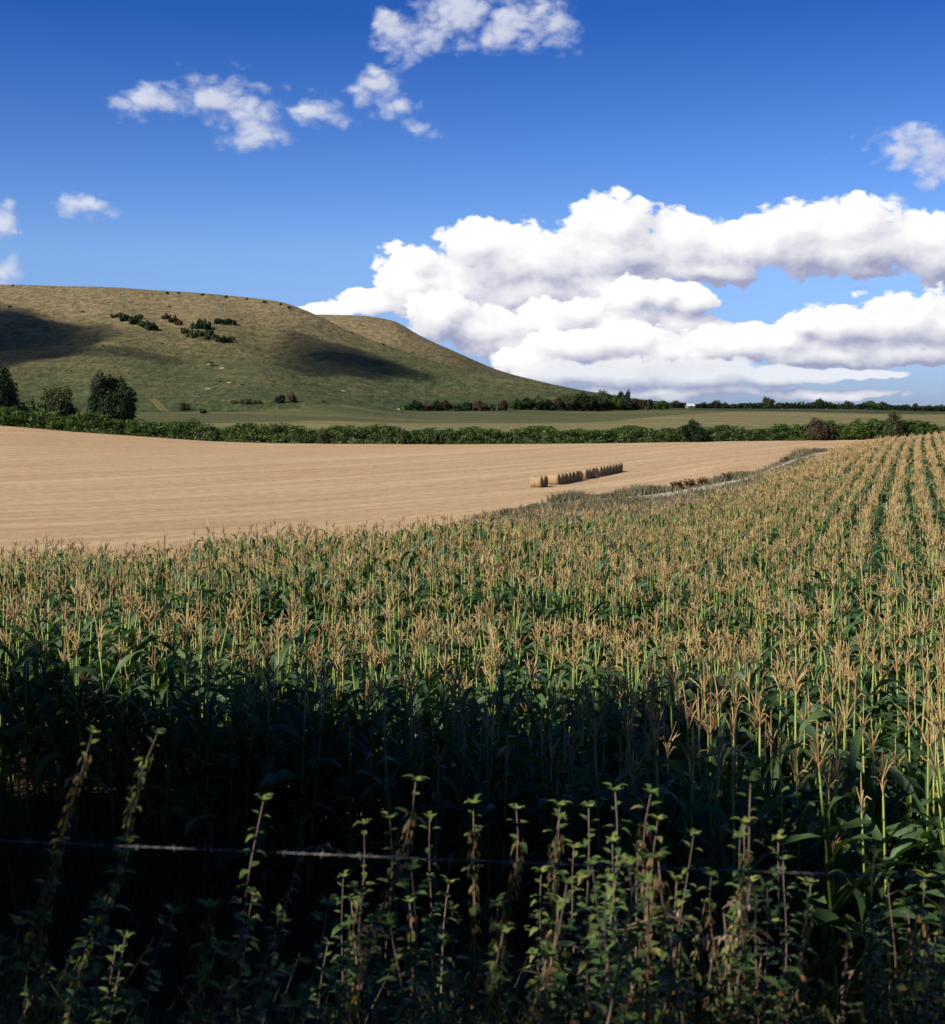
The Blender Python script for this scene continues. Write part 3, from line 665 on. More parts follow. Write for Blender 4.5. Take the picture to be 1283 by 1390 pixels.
RT = math.radians(18.7); RD = np.array([math.sin(RT), math.cos(RT)]); RN = np.array([math.cos(RT), -math.sin(RT)])
def corn_points():
    rng = np.random.RandomState(11); rows = np.arange(-90, 172)*.77; pts = []
    for k, w in enumerate(rows):
        s = np.arange(-30, 215, .118); s = s+rng.normal(size=len(s))*.035
        P = s[:, None]*RD+((w+rng.normal(size=len(s))*(.065+.2*np.clip((36-s)/12, 0, 1))+.06*np.sin(s/17.+k*.05)-1.95*np.tanh(s/36.)))[:, None]*RN; pts.append(P)
    P = np.concatenate(pts); P = P[P[:, 1] > 4]
    u = P[:, 0]/P[:, 1]; px = 641.5+F*u
    ok = (px > -420-4000/np.maximum(P[:, 1], 4)*0) & (px < 1780); P = P[ok]; px = px[ok]
    a, b = c0_px(px), c1(px); e = np.sin(P[:, 0]*3.1)*.2
    ok = (P[:, 1] > a+e+.15) & (P[:, 1] < b-.3+e)
    # access gap across the left half of the crop
    gl = 21.0+.06*P[:, 0]; wd = np.clip((8.5-P[:, 0])/5, 0, 1)*1.8
    ok &= ~(np.abs(P[:, 1]-gl+.25*np.sin(P[:, 0]*1.3)) < wd)
    # thin patches
    n = np.sin(P[:, 0]*.9+1.7*np.sin(P[:, 1]*.31))+np.sin(P[:, 1]*.55+1.3*np.sin(P[:, 0]*.41))
    ok &= rng.rand(len(P)) > np.where(n > 1.3, .3, .05)
    P = P[ok]; px = px[ok]
    return P, Zp(px, P[:, 1]), px
CP, CZ, CPX = corn_points()
rngc = np.random.RandomState(5)
csc = np.clip(rngc.normal(1.0, .09, len(CP)), .8, 1.13)*(1+.04*np.sin(CP[:, 0]*1.1+2*np.sin(CP[:, 1]*.4))); crz = rngc.uniform(0, 6.28, len(CP))
frame = (CPX > -15) & (CPX < 1298)
near = np.where(frame)[0]; near = near[np.argsort(CP[near, 1])][:300]
NV = 9; proto = []
for k in range(NV):
    st, fo, ta = corn_parts(100+k, 0)
    proto.append((st.mesh('stalk', M_cstalk, True), fo.mesh('foliage', M_cleaf, True), ta.mesh('tassel', M_ctass)))
for i in near:
    e = empty('maize_plant', (CP[i, 0], CP[i, 1], CZ[i]-.02), crz[i]); e.scale = (csc[i],)*3
    e.rotation_euler = (rngc.normal()*.035, rngc.normal()*.035, crz[i])
    a = proto[rngc.randint(NV)]
    for nm, me in zip(('stalk', 'foliage', 'tassel'), a): link(nm, me, e)
    px = CPX[i]
    if px > 1010: lb, gr = 'sunlit maize plant with tan tassel at right, close behind the wire fence', 'sunlit maize in front at right'
    elif px > 480: lb, gr = 'dark maize plant standing in deep shade at the front centre of the crop', 'shaded maize in front at centre'
    else: lb, gr = 'maize plant in the shaded front row at left, only its top catching sun', 'shaded maize in front at left'
    tag(e, lb, 'maize', gr)

def scatter(name, P3, rot, scl, idx, meshes, label, cat):
    """one object that carries a whole crop as instances"""
    pc = bpy.data.collections.new(name+'_kinds')
    for k, me in enumerate(meshes): pc.objects.link(bpy.data.objects.new('%s_kind_%02d' % (name, k), me))
    me = bpy.data.meshes.new(name); me.vertices.add(len(P3)); me.vertices.foreach_set('co', np.asarray(P3, np.float32).ravel())
    a = me.attributes.new('rot', 'FLOAT_VECTOR', 'POINT'); a.data.foreach_set('vector', np.asarray(rot, np.float32).ravel())
    a = me.attributes.new('scl', 'FLOAT', 'POINT'); a.data.foreach_set('value', np.asarray(scl, np.float32))
    a = me.attributes.new('idx', 'INT', 'POINT'); a.data.foreach_set('value', np.asarray(idx, np.int32))
    o = link(name, me); ng = bpy.data.node_groups.new(name, 'GeometryNodeTree')
    ng.interface.new_socket('Geometry', in_out='INPUT', socket_type='NodeSocketGeometry'); ng.interface.new_socket('Geometry', in_out='OUTPUT', socket_type='NodeSocketGeometry')
    gi, go = ng.nodes.new('NodeGroupInput'), ng.nodes.new('NodeGroupOutput'); ip = ng.nodes.new('GeometryNodeInstanceOnPoints'); ci = ng.nodes.new('GeometryNodeCollectionInfo')
    ci.inputs['Collection'].default_value = pc; ci.inputs['Separate Children'].default_value = True; ci.inputs['Reset Children'].default_value = True
    L = ng.links.new
    def attr(nm, ty):
        n = ng.nodes.new('GeometryNodeInputNamedAttribute'); n.data_type = ty; n.inputs['Name'].default_value = nm; return n.outputs['Attribute']
    er = ng.nodes.new('FunctionNodeEulerToRotation'); L(attr('rot', 'FLOAT_VECTOR'), er.inputs[0]); L(er.outputs[0], ip.inputs['Rotation'])
    ip.inputs['Pick Instance'].default_value = True
    L(gi.outputs[0], ip.inputs['Points']); L(ci.outputs[0], ip.inputs['Instance']); L(attr('idx', 'INT'), ip.inputs['Instance Index']); L(attr('scl', 'FLOAT'), ip.inputs['Scale'])
    L(ip.outputs[0], go.inputs[0]); md = o.modifiers.new('crop', 'NODES'); md.node_group = ng
    return tag(o, label, cat, kind='stuff')
rest = np.ones(len(CP), bool); rest[near] = False
ms = []
for lod, s0 in ((0, 200), (1, 300), (2, 400)):
    for k in range(6):
        mb = MB()
        for j, pt in enumerate(corn_parts(s0+k, lod)):
            if k < 5 or j < 2: mb.merge(pt, j)           # the sixth kind has lost its tassel
        ms.append(mb.mesh('maize_kind', [M_cstalk, M_cleaf, M_ctass], True))
d = CP[rest, 1]; edge = c1(CPX[rest])-d; ix = np.where(rngc.rand(len(d)) < np.where(edge < 7, .45, .07), 5, rngc.randint(0, 5, len(d)))+np.where(d < 24, 0, np.where(d < 60, 6, 12))
rot = np.stack([rngc.standard_t(4, len(d))*np.where(d < 22, .05, .026), rngc.standard_t(4, len(d))*np.where(d < 22, .05, .026), crz[rest]], 1)
scatter('maize_crop', np.stack([CP[rest, 0], d, CZ[rest]-.02], 1), rot, csc[rest], ix, ms, 'ripening maize crop with tan tassels in rows filling the field', 'maize')
print('maize plants', len(CP))

# ------------------------------------------------------------------ nettles, dry stems and undergrowth on the bank
def leaf6(base, dr, L, W, droop, rng):
    """ovate pointed leaf that bends down"""
    sd = unit(np.cross(dr, [0, 0, 1.])); up = np.cross(sd, dr)
    p = [base, base+dr*L*.3-up*droop*L*.05, base+dr*L*.65-up*droop*L*.2, base+dr*L-up*droop*L*.5]
    w = [W*.1, W*.5, W*.36, 0]
    V = [p[0], p[1]-sd*w[1]+up*W*.1, p[1], p[1]+sd*w[1]+up*W*.1, p[2]-sd*w[2]+up*W*.08, p[2], p[2]+sd*w[2]+up*W*.08, p[3]]
    return V, [(0, 2, 1), (0, 3, 2), (1, 2, 5, 4), (2, 3, 6, 5), (4, 5, 7), (5, 6, 7)]

def nettle(seed, kind, H):
    """stem and foliage of a plant H metres tall; kinds: leafy, seeded, dry"""
    rng = np.random.RandomState(seed); st, fo = MB(), MB(); n = 12
    bx, by = rng.normal()*.05*H, rng.normal()*.05*H
    def ax(t): return np.array([bx*math.sin(t*2.2)+.012*math.sin(t*9*H+seed), by*math.sin(t*2.0)+.01*math.sin(t*8*H), t*H])
    if kind == 'dry':
        hook = rng.uniform(.05, .2)
        P = [ax(t) for t in np.linspace(0, .93, 9)]; P += [P[-1]+np.array([hook*.6, 0, .03]), P[-1]+np.array([hook*1.3, .01, .005])]
        st.add(*tube(P, np.linspace(.0065, .0022, len(P)), 5), .5)
        for k in range(int(46*H)+10):
            i = rng.randint(5, 11); w = rng.rand(); c = P[i]*w+P[i-1]*(1-w)
            fo.add(*leaf6(c, unit(rng.normal(size=3)+np.array([0, 0, -.7])), rng.uniform(.012, .04), .011, .5, rng), rng.rand())
        return st, fo
    st.add(*tube([ax(t) for t in np.linspace(0, 1, n)], np.linspace(.0062, .0018, n), 5), rng.uniform(.2, .8))
    gap = .062; m = max(6, int(.88*H/gap))
    for k in range(m):
        t = .12+.88*(k/(m-1))**.86; c = ax(t); a0 = k*math.pi/2+rng.normal()*.25
        if kind == 'seeded' and .25 < t < .93:
            for q in range(16):
                a = rng.uniform(0, 6.28); b = c+np.array([math.cos(a)*.014, math.sin(a)*.014, rng.normal()*.012]); l = rng.uniform(.015, .042)
                fo.add(*leaf6(b, unit(np.array([math.cos(a)*.5, math.sin(a)*.5, -1.])), l, .009, .3, rng), .0 if rng.rand() < .3 else .98)
            if rng.rand() < .66: continue
        big = .068*(1-.5*abs(t-.55)/.5)*rng.uniform(.7, 1.2) if t < .97 else .034
        for q in (0, math.pi):
            a = a0+q; el = rng.uniform(-.1, .5)+(.35 if t > .9 else 0); dr = np.array([math.cos(a)*math.cos(el), math.sin(a)*math.cos(el), math.sin(el)])
            fo.add(*leaf6(c+dr*.012, dr, big, big*.6, rng.uniform(.5, 1.3), rng), np.clip(rng.normal(.45+.25*(t-.5), .16)+(.25 if rng.rand() < .1 else 0), 0, 1))
            if rng.rand() < .4 and t < .92:       # side shoot
                b2 = c+np.array([dr[0], dr[1], .8])*.028
                for z in range(2): aa = a+rng.normal(); d2 = unit(np.array([math.cos(aa), math.sin(aa), .3])); fo.add(*leaf6(b2, d2, big*.55, big*.34, .8, rng), np.clip(rng.normal(.5, .15), 0, 1))
    for k in range(6):
        a = k*1.3; dr = unit(np.array([math.cos(a), math.sin(a), .9])); fo.add(*leaf6(ax(1.0)-np.array([0, 0, .012]), dr, .036, .02, .4, rng), rng.uniform(.5, .85))
    return st, fo
NH = (.45, .75, 1.1, 1.6); NM = {}
for kd in ('leafy', 'seeded', 'dry'):
    for h in NH:
        NM[kd, h] = []
        for k in range(3):
            st, fo = nettle(600+k+len(kd)*31+int(h*100), kd, h)
            NM[kd, h].append((st.mesh('stem', M_dry if kd == 'dry' else M_nstem, True), fo.mesh('foliage', M_dry if kd == 'dry' else M_nleaf)))
def put_nettle(px, py, d, kd, label, group, lx=0.0, ly=0.0):
    """tip shows at column px, row py when the plant stands d metres off"""
    tip = np.array([(px-641.5)/F*d, d, -(py-HZ)/F*d]); bx, by = tip[0]-lx, tip[1]-ly
    bz = Z(bx, by)-.04; v = tip-np.array([bx, by, bz]); h = float(np.linalg.norm(v))
    if h < .18: return None
    nm = {'leafy': 'nettle', 'seeded': 'nettle', 'dry': 'dry_stem'}[kd]
    e = empty(nm, (bx, by, bz)); q = Vector((0, 0, 1)).rotation_difference(Vector(v)); e.rotation_mode = 'QUATERNION'
    from mathutils import Quaternion
    e.rotation_quaternion = q @ Quaternion((0, 0, 1), R.uniform(0, 6.28) if kd != 'dry' else R.normal()*.3)
    hc = min(NH, key=lambda q: abs(q-h)); e.scale = (h/hc,)*3
    st, fo = NM[kd, hc][R.randint(3)]
    link('stem', st, e); link('foliage', fo, e)
    return tag(e, label, 'nettle' if kd != 'dry' else 'weed', group)
NT = [(206, 992, 4.6, 'seeded', .42, 'tall leaning brown nettle with one pale leaf at its tip, left in shade'), (101, 985, 4.3, 'seeded', .36, 'leaning shaded nettle nearest the left edge with ragged leaves'),
      (368, 1090, 4.7, 'leafy', .16, 'leafy nettle with a broad green top left of the bent dry stem'), (424, 1122, 4.6, 'dry', .3, 'pale dry stem bent over at the tip in the dark left half'),
      (486, 1118, 4.9, 'leafy', .02, 'nettle with a bushy rounded green tip left of the leaning brown stem'), (546, 1062, 4.8, 'seeded', .3, 'long reddish brown stem leaning right with drooping seeds near centre'),
      (543, 1105, 5.0, 'leafy', .0, 'yellow green nettle tip just behind the leaning reddish stem'), (584, 1110, 5.1, 'leafy', .0, 'slim nettle with star shaped leaf tip right of the leaning stem'),
      (621, 1090, 5.0, 'seeded', .0, 'upright nettle with yellowish tip just left of centre'), (670, 1096, 5.0, 'seeded', .08, 'nettle with a yellow tip and curving brown stem near centre'),
      (722, 1082, 5.0, 'seeded', .09, 'nettle with purplish stem and leafy tip right of centre'), (792, 1108, 5.1, 'seeded', .05, 'short nettle with pale tip over the wire right of centre'),
      (846, 1066, 5.0, 'leafy', .03, 'tallest leafy nettle right of centre with spread top leaves'), (818, 1092, 5.1, 'leafy', .0, 'nettle just left of the tallest leafy nettle'),
      (894, 1100, 5.0, 'seeded', .06, 'nettle with rounded pale leaves left of the lone lit tassel'), (921, 1078, 4.9, 'seeded', .09, 'thin brown nettle below the lone lit maize tassel'),
      (1001, 1052, 4.7, 'leafy', .09, 'tall dense nettle at right where the shade meets sunlit maize'), (966, 1108, 4.6, 'seeded', .04, 'arching brown nettle left of the tall dense nettle'),
      (60, 1150, 4.4, 'seeded', .25, 'dim leaning nettle low at the far left'), (160, 1135, 4.5, 'leafy', .2, 'dim leafy nettle low between the two leaning left nettles')]
for px, py, d, kd, lx, lb in NT: put_nettle(px, py, d, kd, lb, 'nettles along the bank', lx, 0)
rn = np.random.RandomState(77)
for k in range(112):
    px = rn.uniform(-40, 1330)
    if px < 330 and k % 2: px += 700
    px = px; d = rn.uniform(3.9, 5.6); t = px/1283.
    lo = 1240-85*max(0, min(1, (t-.3)/.5)) if t > .3 else 1250
    py = rn.uniform(lo-20, 1340) if k % 3 else rn.uniform(lo-45, lo+60)
    kd = ('leafy', 'seeded', 'leafy', 'leafy', 'seeded', 'dry')[k % 6] if px > 330 else ('seeded', 'dry', 'leafy', 'dry')[k % 4]
    z = 'right' if px > 855 else ('centre' if px > 428 else 'left')
    w = {'leafy': 'low leafy nettle in the shaded tangle at bottom ', 'seeded': 'low brown seeding nettle in the shaded tangle at bottom ', 'dry': 'short dry pale stem in the shaded tangle at bottom '}[kd]+z
    put_nettle(px, py, d, kd, w, 'bank tangle at bottom '+z, rn.normal()*.08+(.2 if px < 450 else .03), rn.normal()*.1)

def undergrowth():
    rng = np.random.RandomState(31); V = []; T = []
    for k in range(1500):
        px = rng.uniform(-120, 1400); d = rng.uniform(3.9, 7.2); c = at(px, d); t = px/1283.
        h = (.06+.42*np.clip((t-.35)/.5, 0, 1))*rng.uniform(.6, 1.4); m = 34
        C = c+np.stack([rng.normal(size=m)*.11, rng.normal(size=m)*.11, rng.uniform(0, 1, m)*h], 1)
        s = rng.uniform(.014, .036, m); base = rng.uniform(0, .6)+(.3 if rng.rand() < .12*t*2 else 0)
        V.append(leaf_quads(C, unit(rng.normal(size=(m, 3))+np.array([0, -.3, .8])), s, s*.7, rng)); T.append(np.clip(base+rng.uniform(0, .35, m), 0, 1))
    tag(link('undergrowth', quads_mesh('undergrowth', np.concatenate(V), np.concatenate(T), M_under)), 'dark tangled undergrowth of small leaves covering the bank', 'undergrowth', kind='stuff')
    n = 9000; px = rng.uniform(-200, 1480, n); d = rng.uniform(4.0, 9.5, n); P = np.stack([(px-641.5)/F*d, d, Zp(px, d)-.02], 1)
    H = rng.uniform(.12, .5, n); V = blades(P, H, rng.uniform(.004, .01, n), .45, rng, 3)
    n2 = 5200; px = rng.uniform(-160, 760, n2); c = c0_px(px); d = c+rng.uniform(-3.2, 1.6, n2); P = np.stack([(px-641.5)/F*d, d, Zp(px, d)-.02], 1)
    V2 = blades(P, rng.uniform(.2, .85, n2), rng.uniform(.008, .02, n2), .4, rng, 3)
    V = np.concatenate([V.reshape(3, n, 4, 3), V2.reshape(3, n2, 4, 3)], 1).reshape(-1, 4, 3); n += n2
    tag(link('grass', quads_mesh('grass', V, np.tile(rng.rand(n)*.6, 3), M_weed)), 'rank grass growing on the shaded bank', 'grass', kind='stuff')
undergrowth()

# ------------------------------------------------------------------ barbed wire fence
def wire_fence():
    mw, nt, bs, _ = new_mat('galvanised_wire'); bs.inputs['Metallic'].default_value = .1; bs.inputs['Roughness'].default_value = .7
    nt.links.new(ramp(nt, noise(nt, coords(nt), 30, 4), [(.35, (.17, .165, .16)), (.65, (.33, .32, .31))]), bs.inputs['Base Color'])
    mp, nt, bs, _ = new_mat('weathered_post'); nt.links.new(ramp(nt, noise(nt, coords(nt, (1, 1, .1)), 25, 5), [(.3, (.09, .075, .06)), (.7, (.24, .21, .18))]), bs.inputs['Base Color']); bs.inputs['Roughness'].default_value = .9
    e = tag(empty('wire_fence', (0, 3.45, Z(0, 3.45))), 'barbed wire strand stretched across the dark weeds in front', 'fence'); off = np.array(e.location)
    xs = np.linspace(-2.15, 2.15, 240); y = 3.6-.062*(xs+1.2); z = -(1182+6.7*xs-HZ)/F*3.45+.012*((xs/2.15)**2)-.006*np.sin(xs*1.1)
    C = np.stack([xs, y, z], 1)-off; mb = MB()
    for ph in (0, math.pi):
        a = xs*95+ph; mb.add(*tube(C+np.stack([0*xs, .0017*np.cos(a), .0017*np.sin(a)], 1), .0013, 5))
    link('wire', mb.mesh('wire', mw, True), e)
    mb = MB()
    for q in range(2):
        dv = np.array([.25*(1 if q else -1), math.cos(q*1.6), math.sin(q*1.6)])*.013; mb.add(*tube([-dv, -dv*.3, dv*.3, dv], [.0005, .0013, .0013, .0005], 4))
    mb.add(*tube([np.array([-.006, 0, 0]), np.array([.006, 0, 0])], .0036, 6)); bmz = mb.mesh('barb', mw)
    for k, x in enumerate(np.arange(-2.1, 2.1, .1)):
        b = link('barb', bmz, e, np.array([x, 3.6-.062*(x+1.2), np.interp(x, xs, z)])-off); b.rotation_euler = (k*1.1, 0, 0)
    for x in (-2.2, 2.2):
        mb = MB(); yy = 3.6-.062*(x+1.2)+.05; zb = Z(x, yy); zt = np.interp(x, xs, z)+.12
        mb.add(*tube([np.array([x, yy, zb-.4])-off, np.array([x, yy, zt-.02])-off, np.array([x, yy, zt])-off], [.05, .048, .038], 10)); link('post', mb.mesh('post', mp), e)
wire_fence()

# ------------------------------------------------------------------ roadside trees left of the camera that throw the foreground shade, plus added light blockers
for x, y, w, top, nm, lb in ((-9.6, 3.2, 7.6, 9.4, 'tree', 'leafy roadside tree out of frame at left, tallest beside the bank'), (-9.6, 1.1, 4.4, 9.2, 'tree', 'narrow leafy roadside tree out of frame at left, between tallest tree and bush'),
        (-9.4, 7.4, 6, 4.9, 'tree', 'smaller leafy roadside tree out of frame at left, past the tallest'), (-9.6, 10.8, 5.4, 1.9, 'bush', 'thick roadside bush out of frame at left, farthest along the bank'),
        (-4.7, -1.6, 5.4, 5.4, 'bush', 'tall roadside bush out of frame just left of the viewpoint'),
        (-4.5, 1.0, 2.1, 2.9, 'bush', 'small open bush out of frame at left, added to shade the wire'), (-9.6, -4.4, 4.6, 8.4, 'tree', 'thin crowned tree out of frame at left, added to shade the wire'), (1.5, -8, 8, 10, 'tree', 'unseen tree straight behind the viewpoint, added to block skylight'), (9.5, -7.5, 8, 10, 'tree', 'unseen tree behind the viewpoint on the right, added to block skylight')):  # these four are unseen and added to cut sun and skylight
    zb = Z(x, y) if y > .3 else -1.8
    tree(nm, lb, nm, (x, y, zb-.1), w, top-zb, 'open' if x in (-4.7, -4.5) or y == -4.4 else 'shade', 'mid', 'roadside trees', None, True, .02)

# small clouds beyond the left edge: they cast the shadows that lie on the hill
def cloud(T, t, sx, sy, sz, seed, label, dens):
    rng = np.random.RandomState(seed); c = np.array(T)+SDIR*t; mb = MB()
    import bmesh
    bm = bmesh.new(); bmesh.ops.create_icosphere(bm, subdivisions=4, radius=1)
    ph = rng.rand(6)*6
    for v in bm.verts:
        p = v.co; k = 1+.22*math.sin(p.x*3+ph[0])*math.sin(p.y*3+ph[1])+.13*math.sin(p.x*7+ph[2])*math.sin(p.z*6+ph[3])+.08*math.sin(p.y*11+ph[4])*math.sin(p.x*9+ph[5])
        v.co = (p.x*k*sx, p.y*k*sy, p.z*k*sz*(1 if p.z > 0 else .5))
    me = bpy.data.meshes.new('cloud'); bm.to_mesh(me); bm.free(); me.polygons.foreach_set('use_smooth', np.ones(len(me.polygons), bool))
    m = bpy.data.materials.new('cloud_vapour'); m.use_nodes = True; nt = m.node_tree; nt.nodes.remove(nt.nodes['Principled BSDF'])
    pv = nt.nodes.new('ShaderNodeVolumePrincipled'); pv.inputs['Density'].default_value = dens; pv.inputs['Color'].default_value = (.98, .98, .98, 1); pv.inputs['Anisotropy'].default_value = .5
    nt.links.new(pv.outputs[0], nt.nodes['Material Output'].inputs['Volume']); me.materials.append(m)
    tag(link('cloud', me, None, c), label, 'cloud')
cloud(at_py(18, 474, 440, 848), 470, 36, 92, 26, 1, 'small cumulus out of frame that shades the left of the hill', .042)
cloud(at_py(-120, 452, 440, 848), 470, 60, 90, 30, 5, 'wide cumulus out of frame farther left over the hill', .06)
cloud(at_py(135, 478, 440, 848), 480, 34, 14, 10, 2, 'thin cloud shred out of frame beside the small cumulus', .04)
cloud(at_py(440, 486, 440, 800), 450, 24, 74, 18, 3, 'small cumulus out of frame that shades the middle of the hill', .05)
cloud(at_py(500, 494, 440, 800), 455, 24, 26, 11, 4, 'thin cloud shred out of frame that shades the spur', .06)

# ------------------------------------------------------------------ sky
def sky():
    w = bpy.data.worlds.new('World'); SC.world = w; w.use_nodes = True; nt = w.node_tree; nt.nodes.clear(); L = nt.links.new
    st = nt.nodes.new('ShaderNodeTexSky'); st.sky_type = 'NISHITA'; st.sun_disc = False; st.sun_elevation = SUN_EL
    st.sun_rotation = math.atan2(SDIR[0], SDIR[1]); st.air_density = 1.0; st.dust_density = .35; st.ozone_density = 2.2; st.altitude = 100
    tc = nt.nodes.new('ShaderNodeTexCoord'); sp = nt.nodes.new('ShaderNodeSeparateXYZ'); L(tc.outputs['Generated'], sp.inputs[0])
    az = math_(nt, 'ARCTAN2', sp.outputs[0], sp.outputs[1]); el = math_(nt, 'ARCSINE', sp.outputs[2])
    cb = nt.nodes.new('ShaderNodeCombineXYZ'); L(az, cb.inputs[0]); L(el, cb.inputs[1])
    def ang(px, py):
        u, v = (px-641.5)/F, (HZ-py)/F; return math.atan(u), math.atan(v*math.cos(math.atan(u)))
    def field(name, blobs, warp, namp, nscale, k, bias):
        """density of one cloud layer as a node group over (azimuth, elevation)"""
        ng = bpy.data.node_groups.new(name, 'ShaderNodeTree')
        ng.interface.new_socket('P', in_out='INPUT', socket_type='NodeSocketVector'); ng.interface.new_socket('D', in_out='OUTPUT', socket_type='NodeSocketFloat')
        gi, go = ng.nodes.new('NodeGroupInput'), ng.nodes.new('NodeGroupOutput')
        def nz(scale, detail, rough, col=False):
            n = N(ng, 'ShaderNodeTexNoise', Scale=scale, Detail=detail, Roughness=rough); mp = N(ng, 'ShaderNodeMapping', Scale=(1, 1.35, 1)); ng.links.new(gi.outputs[0], mp.inputs[0]); ng.links.new(mp.outputs[0], n.inputs[0])
            return n.outputs['Color' if col else 'Fac']
        wv = ng.nodes.new('ShaderNodeVectorMath'); wv.operation = 'MULTIPLY_ADD'; ng.links.new(nz(22, 3, .5, True), wv.inputs[0]); wv.inputs[1].default_value = (warp, warp, 0); wv.inputs[2].default_value = (-warp/2, -warp/2, 0)
        pa = ng.nodes.new('ShaderNodeVectorMath'); pa.operation = 'ADD'; ng.links.new(gi.outputs[0], pa.inputs[0]); ng.links.new(wv.outputs[0], pa.inputs[1])
        m = None
        for px, py, rx, ry_ in blobs:
            a, e = ang(px, py); a1, e1 = rx/F, ry_/F
            v = ng.nodes.new('ShaderNodeVectorMath'); v.operation = 'MULTIPLY_ADD'; ng.links.new(pa.outputs[0], v.inputs[0]); v.inputs[1].default_value = (1/a1, 1/e1, 0); v.inputs[2].default_value = (-a/a1, -e/e1, 0)
            l = ng.nodes.new('ShaderNodeVectorMath'); l.operation = 'LENGTH'; ng.links.new(v.outputs[0], l.inputs[0])
            m = l.outputs['Value'] if m is None else math_(ng, 'SMOOTH_MIN', m, l.outputs['Value'], k)
            d = math_(ng, 'SUBTRACT', 1.0+bias, m)
        d = math_(ng, 'MAXIMUM', d, -1.0)
        if not namp:
            ng.links.new(d, go.inputs[0]); return ng
        def billow(sc, amp):       # rounded puffs with creases between them
            b = math_(ng, 'ABSOLUTE', math_(ng, 'MULTIPLY_ADD', nz(sc, 1, .5), 2.0, -1.0)); return math_(ng, 'MULTIPLY_ADD', b, amp*2.2, -amp*.55)
        f = math_(ng, 'ADD', billow(nscale*.55, namp*.55), billow(nscale*1.4, namp*.36))
        f = math_(ng, 'ADD', f, math_(ng, 'MULTIPLY_ADD', nz(nscale*2.2, 5, .68), namp*1.15, -namp*.575))
        ng.links.new(math_(ng, 'ADD', d, f), go.inputs[0]); return ng
    BANKS = [('upper', [(452, 417, 60, 12), (500, 408, 52, 18), (565, 385, 58, 52), (562, 352, 34, 26), (620, 395, 80, 62), (655, 330, 62, 30), (720, 352, 92, 50), (830, 302, 58, 42), (845, 345, 120, 52), (925, 328, 62, 40), (1000, 335, 90, 40), (1070, 312, 62, 36),
                        (1152, 308, 66, 42), (1150, 342, 110, 34), (1250, 322, 60, 36), (1290, 342, 70, 40), (1420, 340, 120, 50), (720, 395, 120, 46), (830, 390, 90, 30), (960, 366, 90, 20), (-500, 300, 300, 90), (2300, 250, 300, 110)], .03, .22, (1., .99, .975), .2),
             ('middle', [(598, 428, 52, 34), (662, 446, 70, 32), (742, 436, 56, 34), (790, 420, 36, 20), (858, 404, 44, 27), (900, 402, 46, 24), (938, 412, 34, 17), (848, 442, 70, 30), (925, 446, 70, 26), (700, 470, 90, 26), (1010, 452, 60, 22)], .022, .18, (.98, .97, .96), .2),
             ('lower', [(715, 492, 50, 22), (780, 470, 66, 26), (860, 466, 70, 30), (905, 482, 110, 26), (985, 468, 80, 28), (1060, 462, 60, 24), (1092, 440, 44, 20), (1140, 440, 70, 30), (1225, 436, 80, 36), (1290, 440, 70, 36), (1380, 440, 110, 40), (1120, 478, 120, 22), (1240, 474, 90, 18)], .02, .18, (.98, .97, .96), .2),
             ('lowest', [(760, 508, 76, 18), (850, 506, 86, 20), (950, 510, 100, 20), (1050, 512, 90, 14), (1150, 508, 80, 9), (900, 532, 160, 10), (1110, 536, 120, 7)], .014, .3, (.88, .88, .9), .24)]
    wisp = field('fair_weather_cloud', [(555, 48, 52, 34), (620, 15, 80, 46), (700, 32, 66, 38), (752, 20, 36, 28), (215, 142, 52, 22), (290, 128, 66, 36), (338, 165, 60, 36), (348, 186, 44, 22), (432, 160, 52, 22), (508, 122, 34, 22), (538, 152, 38, 20), (566, 174, 26, 14), (124, 283, 38, 14), (-4, 302, 34, 26), (2, 368, 30, 24), (1240, 203, 58, 30), (1276, 226, 38, 24), (1215, 275, 22, 12)], .036, 1.05, 40, .2, .27)
    def grp(ng, off=None):
        a = nt.nodes.new('ShaderNodeGroup'); a.node_tree = ng
        if off:
            of = nt.nodes.new('ShaderNodeVectorMath'); of.operation = 'ADD'; L(cb.outputs[0], of.inputs[0]); of.inputs[1].default_value = (*off, 0); L(of.outputs[0], a.inputs[0])
        else: L(cb.outputs[0], a.inputs[0])
        return a.outputs[0]
    def layer(ng, off, lo, hi, kk, c0, c1, mid, amax, bulk=None, boff=None, wide=0.0):
        """cover and colour of a cloud layer; the side turned to the sun is white, the base grey"""
        a = grp(ng); mr = N(nt, 'ShaderNodeMapRange', _interpolation_type='SMOOTHSTEP'); L(a, mr.inputs[0]); mr.inputs[1].default_value = lo; mr.inputs[2].default_value = hi; mr.inputs[4].default_value = amax
        lit = math_(nt, 'MULTIPLY_ADD', math_(nt, 'SUBTRACT', a, grp(ng, off)), kk, mid)
        if bulk: lit = math_(nt, 'MULTIPLY_ADD', math_(nt, 'SUBTRACT', grp(bulk), grp(bulk, boff)), wide, lit)
        lit = math_(nt, 'ADD', lit, 0.0, clamp=True)
        return mr.outputs[0], ramp(nt, lit, [(0, c0), (.5, tuple((x*.42+y*.58) for x, y in zip(c0, c1))), (1, c1)])
    al2, co2 = layer(wisp, (-.005, .008), -.05, 1.15, .4, (.4, .45, .66), (.72, .75, .84), .5, .9)
    LAY = [(al2, co2)]
    for nm, bl, dy, hi, c1_, bias in BANKS:
        f1 = field('cumulus_'+nm, bl, .02, .62, 42, .26, bias); f0 = field('cumulus_bulk_'+nm, bl, .012, 0, 40, .34, bias)
        LAY.append(layer(f1, (-.006, .009), -.02, hi, .5, (.34, .36, .52), c1_, .39, 1.0 if nm != 'lowest' else .8, f0, (-dy*.6, dy), .4))
    b0 = nt.nodes.new('ShaderNodeBackground'); b0.inputs[1].default_value = SKY; 
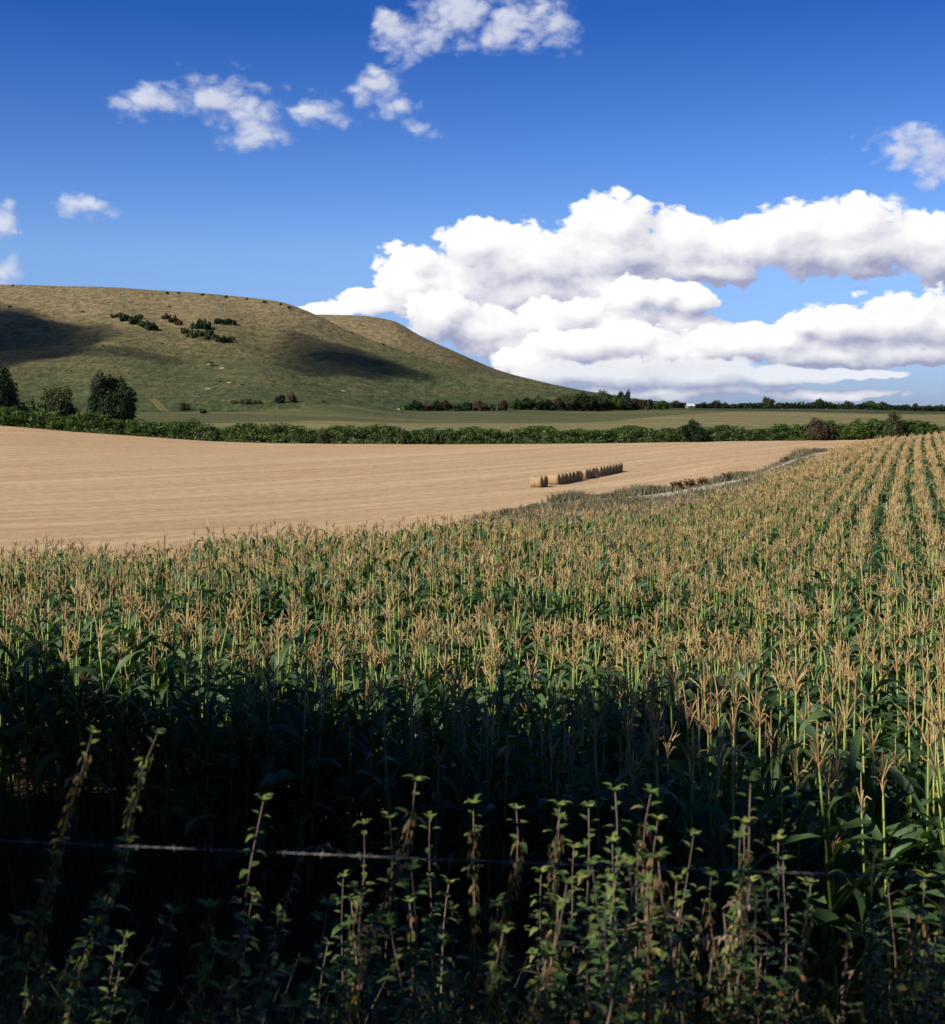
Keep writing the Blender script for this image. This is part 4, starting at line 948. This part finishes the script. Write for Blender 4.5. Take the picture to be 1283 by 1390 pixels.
    tr = ramp(nt, math_(nt, 'MULTIPLY', el, 1.0, clamp=True), [(0, (.29, .4, .78)), (.05, (.33, .45, .83)), (.11, (.38, .51, .83)), (.16, (.27, .425, .77)), (.28, (.085, .25, .62)), (.6, (.05, .15, .34)), (1, (.04, .1, .2))])
    tr = mixc(nt, 1.0, tr, (1.88, 1.88, 1.88), 'MULTIPLY')
    tint = mixc(nt, 1.0, st.outputs[0], tr, 'MULTIPLY'); L(tint, b0.inputs[0])
    sh = b0.outputs[0]
    for al, co_ in LAY:
        b = nt.nodes.new('ShaderNodeBackground'); L(co_, b.inputs[0]); b.inputs[1].default_value = CLOUD
        m = nt.nodes.new('ShaderNodeMixShader'); L(al, m.inputs[0]); L(sh, m.inputs[1]); L(b.outputs[0], m.inputs[2]); sh = m.outputs[0]
    out = nt.nodes.new('ShaderNodeOutputWorld'); L(sh, out.inputs[0])
SKY, _unused, CLOUD, EXPO, SUN = .06, (1, 1, 1), .72, .55, 4.0
sky()
sl = bpy.data.lights.new('sun', 'SUN'); sl.energy = SUN; sl.angle = math.radians(.53); sl.color = (1, .93, .82)
so = bpy.data.objects.new('sun', sl); COL.objects.link(so); so.rotation_euler = Vector(SDIR).to_track_quat('Z', 'Y').to_euler(); so.location = (-20, -5, 30)

# ------------------------------------------------------------------ camera and output
cam = bpy.data.cameras.new('camera'); co = bpy.data.objects.new('camera', cam); COL.objects.link(co); SC.camera = co
co.location = (0, 0, 0); co.rotation_euler = (math.pi/2, 0, 0)
cam.sensor_fit = 'VERTICAL'; cam.sensor_height = 36; cam.sensor_width = 36; cam.lens = F/1390*36; cam.shift_y = -(695-HZ)/1390
cam.clip_start = .05; cam.clip_end = 20000
cam.dof.use_dof = True; cam.dof.focus_distance = 22; cam.dof.aperture_fstop = 4.6
SC.view_settings.view_transform = 'Standard'; SC.view_settings.look = 'None'; SC.view_settings.exposure = EXPO; SC.view_settings.gamma = 1
SC.render.engine = 'CYCLES'; SC.cycles.use_denoising = True
SC.cycles.max_bounces = 6; SC.cycles.diffuse_bounces = 3; SC.cycles.glossy_bounces = 2; SC.cycles.transmission_bounces = 4; SC.cycles.transparent_max_bounces = 6; SC.cycles.volume_bounces = 0
SC.cycles.sample_clamp_indirect = 4; SC.cycles.use_adaptive_sampling = True; SC.cycles.adaptive_threshold = .03
SC.world.cycles.sampling_method = 'MANUAL'; SC.world.cycles.sample_map_resolution = 512
